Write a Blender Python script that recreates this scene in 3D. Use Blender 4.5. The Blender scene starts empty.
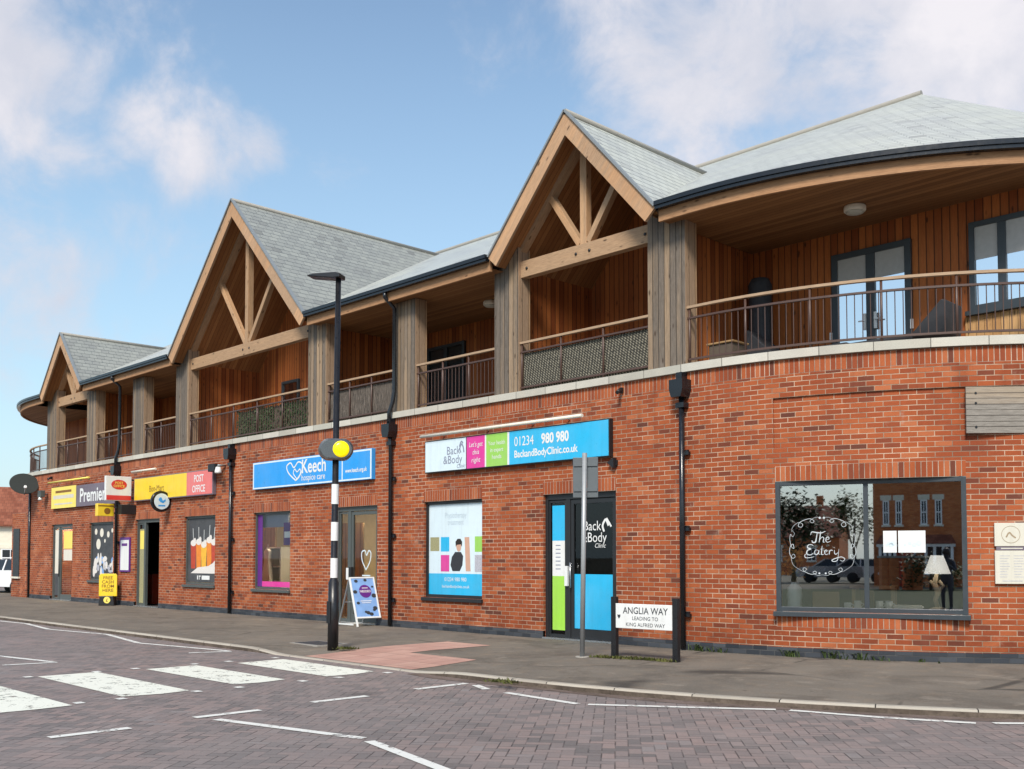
import bpy, bmesh, math, random
from mathutils import Vector, Matrix
R_ = math.radians
random.seed(7)
SC = bpy.context.scene
COL = SC.collection
# ------------------------------------------------------------------ camera, sky, sun, exposure
camd = bpy.data.cameras.new('camera'); cam = bpy.data.objects.new('camera', camd); COL.objects.link(cam)
camd.sensor_width = 36; camd.lens = 36.01; camd.shift_y = 0.1259; camd.clip_start = 0.1; camd.clip_end = 4000
cam.location = (0, -13.247, 1.45); cam.rotation_euler = (R_(90 + 2.465), 0, R_(45.89))
SC.camera = cam
SUN_EL, SUN_AZ = 44, 148           # azimuth from +Y towards +X: the light comes from the front right
EXPOSURE, SKY, SUN = 1.52, 0.05, 1.5
sund = bpy.data.lights.new('sun', 'SUN'); sun = bpy.data.objects.new('sun', sund); COL.objects.link(sun)
sund.energy = SUN; sund.angle = R_(16); sund.color = (1, .93, .82)
sd = Vector((math.sin(R_(SUN_AZ)) * math.cos(R_(SUN_EL)), math.cos(R_(SUN_AZ)) * math.cos(R_(SUN_EL)), math.sin(R_(SUN_EL))))
sun.rotation_euler = sd.to_track_quat('Z', 'Y').to_euler(); sun.location = sd * 60
vs = SC.view_settings
SC.display_settings.display_device = 'sRGB'
vs.view_transform = 'Standard'; vs.look = 'None'; vs.exposure = EXPOSURE; vs.gamma = 1; vs.use_curve_mapping = False
W_ = bpy.data.worlds.new('World'); SC.world = W_; W_.use_nodes = True


class NT:
    """small helper for building node trees"""
    def __init__(s, tree): s.t = tree; s.n = tree.nodes; s.l = tree.links
    def new(s, typ, **kw):
        n = s.n.new(typ)
        for k, v in kw.items(): setattr(n, k, v)
        return n
    def put(s, sock, v):
        if v is None: return
        if hasattr(v, 'is_output') or hasattr(v, 'links'): s.l.new(v, sock)
        else:
            if hasattr(sock, 'default_value'):
                try: sock.default_value = v
                except Exception: sock.default_value = (*v, 1) if len(v) == 3 else v
    def m(s, op, a, b=None, c=None, clamp=False):
        n = s.new('ShaderNodeMath', operation=op, use_clamp=clamp)
        s.put(n.inputs[0], a); s.put(n.inputs[1], b); s.put(n.inputs[2], c)
        return n.outputs[0]
    def vm(s, op, a, b=None):
        n = s.new('ShaderNodeVectorMath', operation=op)
        s.put(n.inputs[0], a); s.put(n.inputs[1], b)
        return n.outputs['Value'] if op in ('DOT_PRODUCT', 'LENGTH') else n.outputs[0]
    def mix(s, f, a, b, mode='MIX'):
        n = s.new('ShaderNodeMix', data_type='RGBA', blend_type=mode, clamp_factor=True)
        s.put(n.inputs['Factor'], f); s.put(n.inputs[6], a); s.put(n.inputs[7], b)
        return n.outputs[2]
    def noise(s, vec, scale, detail=3, rough=.55, dist=0):
        n = s.new('ShaderNodeTexNoise'); s.put(n.inputs['Vector'], vec)
        n.inputs['Scale'].default_value = scale; n.inputs['Detail'].default_value = detail
        n.inputs['Roughness'].default_value = rough; n.inputs['Distortion'].default_value = dist
        return n.outputs['Fac']
    def map(s, v, a, b, c=0., d=1., smooth=False):
        n = s.new('ShaderNodeMapRange', interpolation_type='SMOOTHSTEP' if smooth else 'LINEAR')
        n.clamp = True
        s.put(n.inputs['Value'], v)
        for i, x in zip((1, 2, 3, 4), (a, b, c, d)): n.inputs[i].default_value = x
        return n.outputs[0]
    def scale(s, vec, sc):
        n = s.new('ShaderNodeMapping'); s.put(n.inputs['Vector'], vec); n.inputs['Scale'].default_value = sc
        return n.outputs[0]
    def sep(s, v):
        n = s.new('ShaderNodeSeparateXYZ'); s.put(n.inputs[0], v); return n.outputs
    def comb(s, x, y, z=0.):
        n = s.new('ShaderNodeCombineXYZ'); s.put(n.inputs[0], x); s.put(n.inputs[1], y); s.put(n.inputs[2], z); return n.outputs[0]
    def white(s, v):
        n = s.new('ShaderNodeTexWhiteNoise', noise_dimensions='3D'); s.put(n.inputs['Vector'], v); return n.outputs['Value']
    def ramp(s, f, stops):
        n = s.new('ShaderNodeValToRGB'); s.put(n.inputs[0], f); e = n.color_ramp.elements
        while len(e) < len(stops): e.new(.5)
        for i, (p, c) in enumerate(stops): e[i].position = p; e[i].color = (*c, 1)
        return n.outputs[0]


# world: Nishita sky with procedural clouds on the direction vector
w = NT(W_.node_tree); w.n.clear()
geo = w.new('ShaderNodeTexCoord').outputs['Generated']
sky = w.new('ShaderNodeTexSky', sky_type='NISHITA'); sky.sun_disc = False
sky.sun_elevation = R_(SUN_EL); sky.sun_rotation = R_(SUN_AZ); sky.air_density = 1.3; sky.dust_density = 1.2; sky.ozone_density = 1.5
dirn = w.vm('NORMALIZE', geo)
n1 = w.noise(dirn, 7.5, 9, .60, .35); n2 = w.noise(w.vm('ADD', dirn, (3.1, 1.7, .4)), 2.2, 5, .55)
dens = None
for c, r, amp in [((-.885, .22, .43), .16, 1.0), ((-.885, .25, .375), .065, .95), ((-.845, .385, .37), .06, .7), ((-.825, .42, .36), .085, .85), ((-.80, .46, .37), .055, .72), ((-.865, .38, .31), .10, .46), ((-.89, .31, .28), .16, .44), ((-.78, .52, .36), .05, .35),
                  ((-.43, .78, .47), .24, .92), ((-.34, .83, .44), .22, .95), ((-.28, .84, .50), .30, .95), ((-.53, .70, .50), .16, .72)]:
    cv = Vector(c).normalized()
    d = w.vm('LENGTH', w.vm('SUBTRACT', dirn, tuple(cv)))
    b = w.map(d, 0, r * 1.25, amp, 0., True)
    dens = b if dens is None else w.m('MAXIMUM', dens, b)
back = w.m('MULTIPLY', w.map(n2, .52, .72, 0, .6), w.map(w.vm('DOT_PRODUCT', dirn, (-.718, .696, 0.)), .35, -.1))
dens = w.m('MAXIMUM', dens, back)
dens = w.m('ADD', dens, w.m('MULTIPLY', w.m('SUBTRACT', n1, .5), 2.1))
cl = w.map(dens, .14, .82, 0, .95, True)
cl = w.m('MULTIPLY', cl, w.map(w.sep(dirn)[2], .02, .18))
hz = w.map(w.sep(dirn)[2], .0, .5, .6, .06)
base = w.mix(1.0, sky.outputs[0], (1.10, 1.14, 1.17, 1), 'MULTIPLY')
base = w.mix(hz, base, (4.0, 6.0, 7.5, 1))
shade = w.m('MULTIPLY', w.map(w.noise(w.vm('ADD', dirn, (.02, -.02, .05)), 7.5, 6, .6), .38, .62), w.map(dens, .3, 1.1))
cloud = w.mix(shade, (4.8, 4.9, 5.5, 1), (6.5, 6.25, 6.5, 1))
skyc = w.mix(cl, base, cloud)
bg = w.new('ShaderNodeBackground'); w.put(bg.inputs[0], skyc); bg.inputs[1].default_value = SKY
wo = w.new('ShaderNodeOutputWorld'); w.l.new(bg.outputs[0], wo.inputs[0])

# ------------------------------------------------------------------ materials
MATS = {}
GRIMY = ('blue_sign', 'cyan_sign', 'pink_sign', 'green_sign', 'lime_sign', 'pale_blue', 'yellow', 'yellow_pale', 'coral', 'cream', 'white', 'white_warm', 'purple_grey', 'red_sign', 'dark_grey')
def newmat(name):
    m = bpy.data.materials.new(name); m.use_nodes = True
    t = NT(m.node_tree); t.n.clear()
    p = t.new('ShaderNodeBsdfPrincipled'); o = t.new('ShaderNodeOutputMaterial'); t.l.new(p.outputs[0], o.inputs[0])
    MATS[name] = m
    return m, t, p, o
def bump(t, p, h, strength=.4, dist=.01):
    b = t.new('ShaderNodeBump'); b.inputs['Strength'].default_value = strength; b.inputs['Distance'].default_value = dist
    t.put(b.inputs['Height'], h); t.l.new(b.outputs[0], p.inputs['Normal'])
def plain(name, col, rough=.5, metal=0., var=.12, scale=6., bmp=0., emit=None, spec=None):
    m, t, p, o = newmat(name)
    co = t.new('ShaderNodeTexCoord').outputs['Object']
    f = t.noise(co, scale, 5)
    lo = tuple(c * (1 - var) for c in col); hi = tuple(min(1, c * (1 + var)) for c in col)
    cc = t.mix(f, (*lo, 1), (*hi, 1))
    if name in GRIMY:
        run = t.noise(t.scale(co, (9, 9, .7)), 1., 6, .65); spk = t.noise(co, 45, 3, .6); big = t.noise(co, 1.3, 4, .6)
        cc = t.mix(t.map(run, .48, .74, 0, .3), cc, t.mix(1., cc, (.66, .64, .60, 1), 'MULTIPLY'))
        cc = t.mix(t.map(big, .4, .7, 0, .08), cc, (.5, .5, .5, 1))
        cc = t.mix(t.map(spk, .62, .72, 0, .35), cc, t.mix(1., cc, (.6, .58, .55, 1), 'MULTIPLY'))
    t.put(p.inputs['Base Color'], cc)
    t.put(p.inputs['Roughness'], t.map(t.noise(co, scale * 2.3), .3, .7, max(.03, rough - .08), min(1, rough + .08)))
    p.inputs['Metallic'].default_value = metal
    if spec is not None: p.inputs['Specular IOR Level'].default_value = spec
    if bmp: bump(t, p, t.noise(co, scale * 12, 4), bmp, .005)
    if emit: p.inputs['Emission Color'].default_value = (*emit[0], 1); p.inputs['Emission Strength'].default_value = emit[1]
    return m
def UVn(t): return t.new('ShaderNodeUVMap').outputs[0]
def bricks(name, stops, mortar, bw=.225, rh=.075, ms=.0055, off=.5, rough=.85):
    m, t, p, o = newmat(name)
    uv = UVn(t)
    # slightly wobbly courses
    br = t.new('ShaderNodeTexBrick', offset=off, offset_frequency=2); t.put(br.inputs['Vector'], uv)
    br.inputs['Color1'].default_value = (0, 0, 0, 1); br.inputs['Color2'].default_value = (1, 1, 1, 1); br.inputs['Mortar'].default_value = (.5, .5, .5, 1)
    br.inputs['Scale'].default_value = 1; br.inputs['Brick Width'].default_value = bw; br.inputs['Row Height'].default_value = rh
    br.inputs['Mortar Size'].default_value = ms; br.inputs['Mortar Smooth'].default_value = .25
    fine = t.noise(uv, 60, 3); mid = t.noise(uv, 5, 4); big = t.noise(uv, .55, 5, .6)
    c = t.ramp(br.outputs['Color'], stops)
    c = t.mix(t.map(fine, .25, .75, 0, .45), c, t.mix(1., c, (.62, .6, .6, 1), 'MULTIPLY'))
    c = t.mix(t.map(mid, .45, .75, 0, .35), c, t.mix(1., c, (1.25, 1.2, 1.15, 1), 'MULTIPLY'))
    c = t.mix(t.map(big, .4, .68, 0, .6), c, t.mix(1., c, (.72, .66, .64, 1), 'MULTIPLY'))
    mo = t.mix(t.map(t.noise(uv, 1.5, 5, .65), .36, .6), (*mortar, 1), (*(x * .38 for x in mortar), 1))
    c = t.mix(br.outputs['Fac'], c, mo)
    # lime bloom: a few pale patches
    lime = t.m('MULTIPLY', t.map(t.noise(uv, 1.3, 6, .7), .66, .78), t.map(t.noise(uv, 14, 3), .4, .6))
    c = t.mix(t.m('MULTIPLY', lime, .5), c, (.5, .44, .38, 1))
    if 'brick' in name and 'far' not in name and 'soldier' not in name and 'blue' not in name:
        sv = t.sep(uv)
        run = t.noise(t.comb(t.m('MULTIPLY', sv[0], 2.6), t.m('MULTIPLY', sv[1], .18), 0.), 1., 5, .65)
        drip = t.m('MULTIPLY', t.map(run, .5, .68), t.map(sv[1], 3.0, 4.35, 0., .6))
        damp = t.m('MULTIPLY', t.map(t.noise(uv, 1.6, 5, .65), .4, .62), t.map(sv[1], .12, .75, .7, 0.))
        c = t.mix(t.m('MAXIMUM', drip, damp), c, t.mix(1., c, (.5, .48, .48, 1), 'MULTIPLY'))
        salt = t.m('MULTIPLY', t.map(t.noise(uv, .9, 6, .72), .60, .70), t.map(t.noise(uv, 9, 4, .6), .42, .62))
        c = t.mix(t.m('MULTIPLY', salt, .38), c, (.52, .40, .31, 1))
    t.put(p.inputs['Base Color'], c); p.inputs['Roughness'].default_value = rough
    p.inputs['Specular IOR Level'].default_value = .25
    h = t.m('SUBTRACT', t.m('MULTIPLY', fine, .25), br.outputs['Fac'])
    bump(t, p, h, .55, .008)
    return m
RED = [(0, (.13, .046, .03)), (.04, (.195, .054, .029)), (.14, (.285, .068, .027)), (.5, (.345, .082, .029)), (.84, (.39, .10, .034)), (1, (.46, .145, .06))]
bricks('brick', RED, (.58, .42, .30), ms=.006)
bricks('brick_soldier', RED, (.56, .43, .33), bw=.225, rh=.075, off=0., ms=.006)
bricks('brick_blue', [(0, (.030, .036, .046)), (1, (.075, .085, .10))], (.10, .10, .10), rough=.6)
bricks('brick_far', [(0, (.56, .16, .055)), (1, (.72, .25, .09))], (.6, .36, .22))
bricks('coping', [(0, (.46, .45, .39)), (1, (.62, .60, .53))], (.16, .15, .13), bw=.75, rh=1.0, ms=.006, off=0.)
def boards(name, c1, c2, w_=.125, swap=False, rough=.7, weather=None, knots=True, gap=.035):
    m, t, p, o = newmat(name)
    uv = UVn(t); s = t.sep(uv)
    u, v = (s[1], s[0]) if swap else (s[0], s[1])
    q = t.m('DIVIDE', u, w_); idn = t.m('FLOOR', q); fr = t.m('FRACT', q)
    rnd = t.white(t.comb(idn, 3.7, 1.1)); rnd2 = t.white(t.comb(idn, 9.2, 5.))
    gv = t.comb(t.m('MULTIPLY', u, 1.0), t.m('ADD', t.m('MULTIPLY', v, .07), t.m('MULTIPLY', rnd, 7.)), rnd2)
    grain = t.noise(gv, 90, 4, .6, .6); slow = t.noise(gv, 16, 4, .6, .3)
    c = t.mix(rnd, (*c1, 1), (*c2, 1))
    c = t.mix(t.map(grain, .3, .7, 0, .55), c, t.mix(1., c, (.55, .5, .47, 1), 'MULTIPLY'))
    c = t.mix(t.map(slow, .4, .75, 0, .5), c, t.mix(1., c, (1.35, 1.3, 1.2, 1), 'MULTIPLY'))
    if weather:
        wv = t.comb(t.m('MULTIPLY', u, 2.2), t.m('MULTIPLY', v, .12), rnd)
        wf = t.map(t.m('ADD', t.noise(wv, 3.5, 6, .65), t.m('MULTIPLY', t.m('SUBTRACT', rnd2, .5), .5)), .22, .55)
        c = t.mix(t.m('MULTIPLY', wf, weather[1]), c, t.mix(t.map(grain, .3, .7), (*weather[0], 1), (*(x * .5 for x in weather[0]), 1)))
    if knots:
        vo = t.new('ShaderNodeTexVoronoi', feature='DISTANCE_TO_EDGE') if False else t.new('ShaderNodeTexVoronoi')
        t.put(vo.inputs['Vector'], t.comb(t.m('MULTIPLY', u, 9.), t.m('ADD', t.m('MULTIPLY', v, 3.2), t.m('MULTIPLY', rnd, 9.)), 0.)); vo.inputs['Scale'].default_value = 1.
        k = t.m('MULTIPLY', t.map(vo.outputs['Distance'], .08, .2, 1, 0), t.m('GREATER_THAN', t.white(vo.outputs['Position']), .55))
        c = t.mix(t.m('MULTIPLY', k, .8), c, (.035, .018, .010, 1))
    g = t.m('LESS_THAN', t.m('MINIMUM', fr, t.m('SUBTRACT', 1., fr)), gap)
    c = t.mix(t.m('MULTIPLY', g, .75), c, (.02, .014, .010, 1))  # shade in the grooves between boards, painted dark into the colour
    t.put(p.inputs['Base Color'], c); p.inputs['Roughness'].default_value = rough; p.inputs['Specular IOR Level'].default_value = .25
    bump(t, p, t.m('SUBTRACT', t.m('MULTIPLY', grain, .2), g), .5, .006)
    return m
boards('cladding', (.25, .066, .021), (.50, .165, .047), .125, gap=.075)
boards('cladding_pale', (.44, .24, .10), (.58, .36, .17), .12)
boards('soffit', (.19, .088, .034), (.32, .16, .066), .11, swap=True, knots=False)
boards('vault', (.27, .115, .042), (.42, .20, .08), .11, swap=True, knots=False)
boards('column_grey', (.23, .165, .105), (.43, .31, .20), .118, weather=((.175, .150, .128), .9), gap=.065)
boards('column_tan', (.38, .22, .11), (.48, .30, .16), .16, weather=((.25, .23, .21), .45))
boards('beam', (.47, .28, .15), (.58, .36, .205), .9, swap=True, gap=0., weather=((.38, .265, .17), .6))
boards('fascia', (.44, .22, .10), (.52, .27, .13), .9, swap=True, gap=0., weather=((.38, .23, .13), .6))
boards('barge', (.49, .29, .16), (.58, .355, .205), .9, swap=True, gap=0., weather=((.42, .30, .205), .6))
boards('sign_boards', (.30, .25, .19), (.38, .31, .24), .155, swap=True, weather=((.30, .28, .255), .8))
boards('handrail', (.34, .235, .15), (.42, .30, .20), 2., swap=True, gap=0., knots=False)
boards('wood_panel', (.34, .22, .10), (.42, .27, .13), .3, knots=False)
def slates(name, g=1., lich=.6):
    m, t, p, o = newmat(name); uv = UVn(t)
    br = t.new('ShaderNodeTexBrick', offset=.5); t.put(br.inputs['Vector'], uv)
    br.inputs['Color1'].default_value = (0, 0, 0, 1); br.inputs['Color2'].default_value = (1, 1, 1, 1); br.inputs['Mortar'].default_value = (.5, .5, .5, 1)
    br.inputs['Scale'].default_value = 1; br.inputs['Brick Width'].default_value = .25; br.inputs['Row Height'].default_value = .18
    br.inputs['Mortar Size'].default_value = .0035; br.inputs['Mortar Smooth'].default_value = .3
    f = t.noise(uv, 35, 4); big = t.noise(uv, .5, 5, .65)
    c = t.ramp(br.outputs['Color'], [(0, (.30 * g, .30 * g, .28 * g)), (.06, (.42 * g, .43 * g, .405 * g)), (.5, (.465 * g, .48 * g, .445 * g)), (1, (.52 * g, .535 * g, .49 * g))])
    c = t.mix(t.map(f, .3, .7, 0, .5), c, t.mix(1., c, (.7, .7, .7, 1), 'MULTIPLY'))
    c = t.mix(t.map(big, .4, .65, 0, lich), c, (.54, .55, .46, 1))
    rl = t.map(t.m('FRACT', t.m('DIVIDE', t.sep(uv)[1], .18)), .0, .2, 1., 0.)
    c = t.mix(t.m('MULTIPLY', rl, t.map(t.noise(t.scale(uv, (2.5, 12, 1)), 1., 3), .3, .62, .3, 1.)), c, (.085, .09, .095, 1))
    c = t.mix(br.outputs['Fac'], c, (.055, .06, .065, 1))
    t.put(p.inputs['Base Color'], c); p.inputs['Roughness'].default_value = .38
    v = t.sep(uv)[1]
    saw = t.m('SUBTRACT', 1., t.m('FRACT', t.m('DIVIDE', v, .18)))
    h = t.m('SUBTRACT', t.m('ADD', saw, t.m('MULTIPLY', br.outputs['Color'], .25)), br.outputs['Fac'])
    bump(t, p, h, .6, .02)
    return m
slates('slate'); slates('slate_shaded', .62, .12)  # second copy is darker: shade on the left gable slopes painted in
bricks('far_tiles', [(0, (.22, .07, .04)), (1, (.33, .12, .07))], (.1, .05, .04), bw=.25, rh=.3)
def herring(name):
    m, t, p, o = newmat(name)
    uv = t.new('ShaderNodeTexCoord').outputs['Object']
    mp = t.new('ShaderNodeMapping'); t.put(mp.inputs[0], uv); mp.inputs['Rotation'].default_value = (0, 0, R_(-40)); mp.inputs['Scale'].default_value = (9.6,) * 3
    jit = t.vm('SCALE', t.vm('SUBTRACT', t.new('ShaderNodeTexNoise').outputs['Color'], (.5,) * 3)) if False else None
    s = t.sep(mp.outputs[0]); x, y = s[0], s[1]
    ix, iy = t.m('FLOOR', x), t.m('FLOOR', y); fx, fy = t.m('FRACT', x), t.m('FRACT', y)
    k = t.m('FLOORED_MODULO', t.m('SUBTRACT', ix, iy), 4.)
    def eq(v): return t.m('COMPARE', k, v, .1)
    e1, e2 = eq(1.), eq(2.)
    vert = t.m('GREATER_THAN', k, 1.5)
    hx, vy = t.m('ADD', fx, e1), t.m('ADD', fy, e2)
    def edge(l, a): return t.m('MINIMUM', a, t.m('SUBTRACT', l, a))
    dh = t.m('MINIMUM', edge(2., hx), edge(1., fy)); dv = t.m('MINIMUM', edge(1., fx), edge(2., vy))
    d = t.m('ADD', t.m('MULTIPLY', dh, t.m('SUBTRACT', 1., vert)), t.m('MULTIPLY', dv, vert))
    idx, idy = t.m('SUBTRACT', ix, e1), t.m('SUBTRACT', iy, e2)
    rnd = t.white(t.comb(idx, idy, vert)); r2 = t.white(t.comb(idy, idx, 4.4))
    c = t.ramp(rnd, [(0, (.15, .132, .125)), (.25, (.205, .172, .162)), (.6, (.25, .198, .182)), (.85, (.285, .213, .192)), (1, (.245, .215, .205))])
    big = t.noise(uv, .35, 5, .6); f = t.noise(uv, 45, 4)
    c = t.mix(t.map(big, .38, .66, 0, .6), c, (.205, .18, .172, 1))
    c = t.mix(t.map(t.noise(uv, 1.1, 5), .5, .75, 0, .5), c, (.29, .24, .222, 1))
    c = t.mix(t.map(t.noise(uv, .22, 6, .7, .5), .5, .7, 0, .35), c, t.mix(1., c, (.62, .60, .60, 1), 'MULTIPLY'))
    oil = t.new('ShaderNodeTexVoronoi'); t.put(oil.inputs['Vector'], uv); oil.inputs['Scale'].default_value = .55
    spot = t.m('MULTIPLY', t.map(t.m('ADD', oil.outputs['Distance'], t.m('MULTIPLY', t.noise(uv, 9, 4), .2)), .12, .26, 1, 0), t.m('GREATER_THAN', t.white(oil.outputs['Position']), .55))
    c = t.mix(t.m('MULTIPLY', spot, .55), c, (.075, .065, .06, 1))
    c = t.mix(t.map(f, .3, .7, 0, .5), c, t.mix(1., c, (.7, .7, .7, 1), 'MULTIPLY'))
    j = t.map(d, .025, .07, 1, 0)
    j = t.m('MULTIPLY', j, t.map(t.noise(uv, 3., 4), .34, .62, .12, 1))
    c = t.mix(t.m('MULTIPLY', j, .8), c, (.035, .03, .028, 1))
    t.put(p.inputs['Base Color'], c); t.put(p.inputs['Roughness'], t.map(big, .3, .7, .6, .85)); p.inputs['Specular IOR Level'].default_value = .3
    bump(t, p, t.m('ADD', t.m('SUBTRACT', t.m('MULTIPLY', r2, .3), j), t.m('MULTIPLY', f, .25)), .6, .008)
herring('paving_blocks')
def ground_mat(name, a, b, c3, s1=.7, s2=40, bmp=.4, rough=.9):
    m, t, p, o = newmat(name); co = t.new('ShaderNodeTexCoord').outputs['Object']
    big = t.noise(co, s1, 6, .62, .3); f = t.noise(co, s2, 4); mid = t.noise(co, s1 * 5, 5, .6)
    c = t.mix(t.map(big, .35, .65), (*a, 1), (*b, 1))
    c = t.mix(t.map(mid, .5, .72, 0, .8), c, (*c3, 1))
    sp = t.noise(co, s2 * 4, 2)
    if name == 'tarmac':
        c = t.mix(t.map(t.noise(co, .9, 7, .72, .6), .50, .62, 0, .7), c, (.115, .098, .08, 1))
        c = t.mix(t.map(t.noise(co, 2.3, 6, .7, .4), .56, .66, 0, .6), c, (.27, .23, .185, 1))
        gum = t.new('ShaderNodeTexVoronoi'); t.put(gum.inputs['Vector'], co); gum.inputs['Scale'].default_value = 2.4
        c = t.mix(t.m('MULTIPLY', t.map(gum.outputs['Distance'], .045, .075, .8, 0), t.m('GREATER_THAN', t.white(gum.outputs['Position']), .55)), c, (.07, .062, .055, 1))
        crk = t.new('ShaderNodeTexVoronoi', feature='DISTANCE_TO_EDGE'); t.put(crk.inputs['Vector'], t.vm('ADD', co, t.vm('MULTIPLY', t.new('ShaderNodeTexNoise').outputs['Color'], (.5, .5, .5)))); crk.inputs['Scale'].default_value = .33
        c = t.mix(t.m('MULTIPLY', t.map(crk.outputs['Distance'], .003, .009, .8, 0), t.map(t.noise(co, .5, 3), .48, .56)), c, (.045, .04, .035, 1))
    c = t.mix(t.map(f, .35, .65, 0, .5), c, t.mix(1., c, (.62, .62, .62, 1), 'MULTIPLY'))
    c = t.mix(t.map(sp, .6, .72, 0, .45), c, t.mix(1., c, (1.7, 1.65, 1.6, 1), 'MULTIPLY'))
    t.put(p.inputs['Base Color'], c); p.inputs['Roughness'].default_value = rough; p.inputs['Specular IOR Level'].default_value = .25
    bump(t, p, t.m('ADD', f, sp), bmp, .006)
ground_mat('tarmac', (.15, .131, .108), (.195, .168, .137), (.225, .176, .13))
ground_mat('channel_dirt', (.13, .095, .075), (.20, .15, .13), (.06, .045, .035), 1.5)
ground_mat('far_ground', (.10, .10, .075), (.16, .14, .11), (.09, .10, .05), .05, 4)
ground_mat('moss', (.07, .085, .02), (.12, .12, .035), (.10, .075, .04), 3., 60, .8)
bricks('kerb', [(0, (.36, .33, .28)), (1, (.46, .425, .36))], (.05, .045, .04), bw=.915, rh=9., ms=.007, off=0.)
ground_mat('kerb_stained', (.085, .065, .05), (.16, .125, .10), (.05, .038, .03), 2.2, 30)
bricks('tactile', [(0, (.46, .27, .22)), (1, (.54, .34, .275))], (.30, .18, .15), bw=.4, rh=.4, ms=.006, off=0.)
def paint(name, col, wear):
    m, t, p, o = newmat(name); co = t.new('ShaderNodeTexCoord').outputs['Object']
    f = t.noise(co, 7, 6, .7); g = t.noise(co, 40, 4)
    t.put(p.inputs['Base Color'], t.mix(g, (*(c * .8 for c in col), 1), (*col, 1))); p.inputs['Roughness'].default_value = .7
    tr = t.new('ShaderNodeBsdfTransparent'); mx = t.new('ShaderNodeMixShader')
    t.put(mx.inputs[0], t.map(t.m('ADD', f, t.m('MULTIPLY', g, .35)), wear, wear + .1))
    t.l.new(tr.outputs[0], mx.inputs[1]); t.l.new(p.outputs[0], mx.inputs[2]); t.l.new(mx.outputs[0], o.inputs[0])
paint('road_paint', (.74, .73, .68), .51); paint('zebra_paint', (.78, .78, .68), .51)
def glass(name, base, tint=(.75, .8, .8)):
    m, t, p, o = newmat(name)
    t.n.remove(p)
    tr = t.new('ShaderNodeBsdfTransparent'); tr.inputs[0].default_value = (*tint, 1)
    gl = t.new('ShaderNodeBsdfGlossy'); gl.inputs['Roughness'].default_value = .012; gl.inputs[0].default_value = (.95, .97, 1, 1)
    fn = t.new('ShaderNodeFresnel'); fn.inputs[0].default_value = 1.5
    mx = t.new('ShaderNodeMixShader'); t.put(mx.inputs[0], t.m('ADD', fn.outputs[0], base, clamp=True))
    t.l.new(tr.outputs[0], mx.inputs[1]); t.l.new(gl.outputs[0], mx.inputs[2]); t.l.new(mx.outputs[0], o.inputs[0])
glass('glass', .0, (.95, .96, .96)); glass('glass_coated', .44, (.95, .97, .97)); glass('glass_sky', .8, (.5, .55, .55))
def screen(name, c1, c2, mode):
    m, t, p, o = newmat(name); uv = UVn(t)
    if mode == 'reed':
        v = t.noise(t.scale(uv, (70, 5, 1)), 1., 5, .6, 1.); f = t.map(v, .38, .62)
    else:
        s = t.sep(uv); a = t.m('SINE', t.m('MULTIPLY', t.m('ADD', s[0], t.m('MULTIPLY', s[1], .6)), 95.)); b = t.m('SINE', t.m('MULTIPLY', s[1], 75.))
        f = t.map(t.m('ADD', t.m('MULTIPLY', a, b), t.m('MULTIPLY', t.m('SUBTRACT', t.noise(uv, 22, 4), .5), 2.6)), -.25, .8)
    t.put(p.inputs['Base Color'], t.mix(f, (*c1, 1), (*c2, 1))); p.inputs['Roughness'].default_value = .85
    bump(t, p, f, .9, .012)
screen('reed_screen', (.035, .026, .02), (.19, .155, .125), 'reed'); screen('woven_screen', (.028, .026, .02), (.24, .22, .165), 'weave')
plain('frame_grey', (.036, .046, .055), .42); plain('frame_dark', (.018, .019, .021), .4); plain('frame_mid', (.075, .085, .082), .4)
plain('black_metal', (.011, .011, .013), .33); plain('black_gloss', (.010, .011, .014), .22, var=.25); plain('rail_metal', (.075, .04, .03), .45)
plain('post_grey', (.33, .34, .345), .45, .35, bmp=.1); plain('sign_back', (.105, .12, .13), .5, .2); plain('steel', (.46, .47, .48), .3, .8)
plain('white', (.74, .75, .74), .4, var=.06); plain('white_warm', (.72, .68, .58), .5, var=.08); plain('cream', (.62, .59, .50), .55, var=.05)
plain('black', (.012, .012, .014), .5); plain('dark_grey', (.045, .047, .052), .6); plain('charcoal', (.028, .03, .036), .8, bmp=.3)
plain('blue_sign', (.015, .30, .76), .35, var=.05); plain('cyan_sign', (.02, .43, .74), .35, var=.05); plain('pink_sign', (.66, .035, .29), .35, var=.05)
plain('green_sign', (.29, .58, .09), .4, var=.05); plain('lime_sign', (.33, .66, .06), .4, var=.05)
plain('pale_blue', (.64, .76, .82), .4, var=.05); plain('yellow', (.83, .58, .015), .4, var=.08); plain('yellow_pale', (.86, .70, .13), .4, var=.06)
plain('red_sign', (.62, .022, .022), .38); plain('coral', (.72, .16, .15), .4, var=.06); plain('purple_grey', (.145, .115, .15), .5); plain('purple', (.11, .02, .20), .4)
plain('text_grey', (.22, .24, .33), .5); plain('text_soft', (.46, .55, .62), .5); plain('text_dark', (.03, .035, .045), .5); plain('text_brown', (.22, .10, .015), .5)
plain('lens_yellow', (.90, .72, .0), .25, var=.02, emit=((1., .72, 0.), .22))
plain('lamp_glow', (.9, .9, .85), .4, emit=((1, .84, .58), 45.)); plain('soffit_lamp', (.50, .50, .44), .4)
plain('skin', (.55, .33, .24), .55); plain('hair', (.02, .014, .01), .6); plain('photo_grey', (.42, .42, .47), .5, var=.5, scale=30); plain('photo_olive', (.32, .30, .16), .5, var=.5, scale=40)
plain('orange', (.72, .22, .02), .4, var=.25, scale=9); plain('amber', (.80, .42, .03), .4, var=.3, scale=9); plain('red_drink', (.45, .05, .02), .4, var=.3, scale=9); plain('froth', (.7, .66, .62), .5, var=.3, scale=30)
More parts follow.
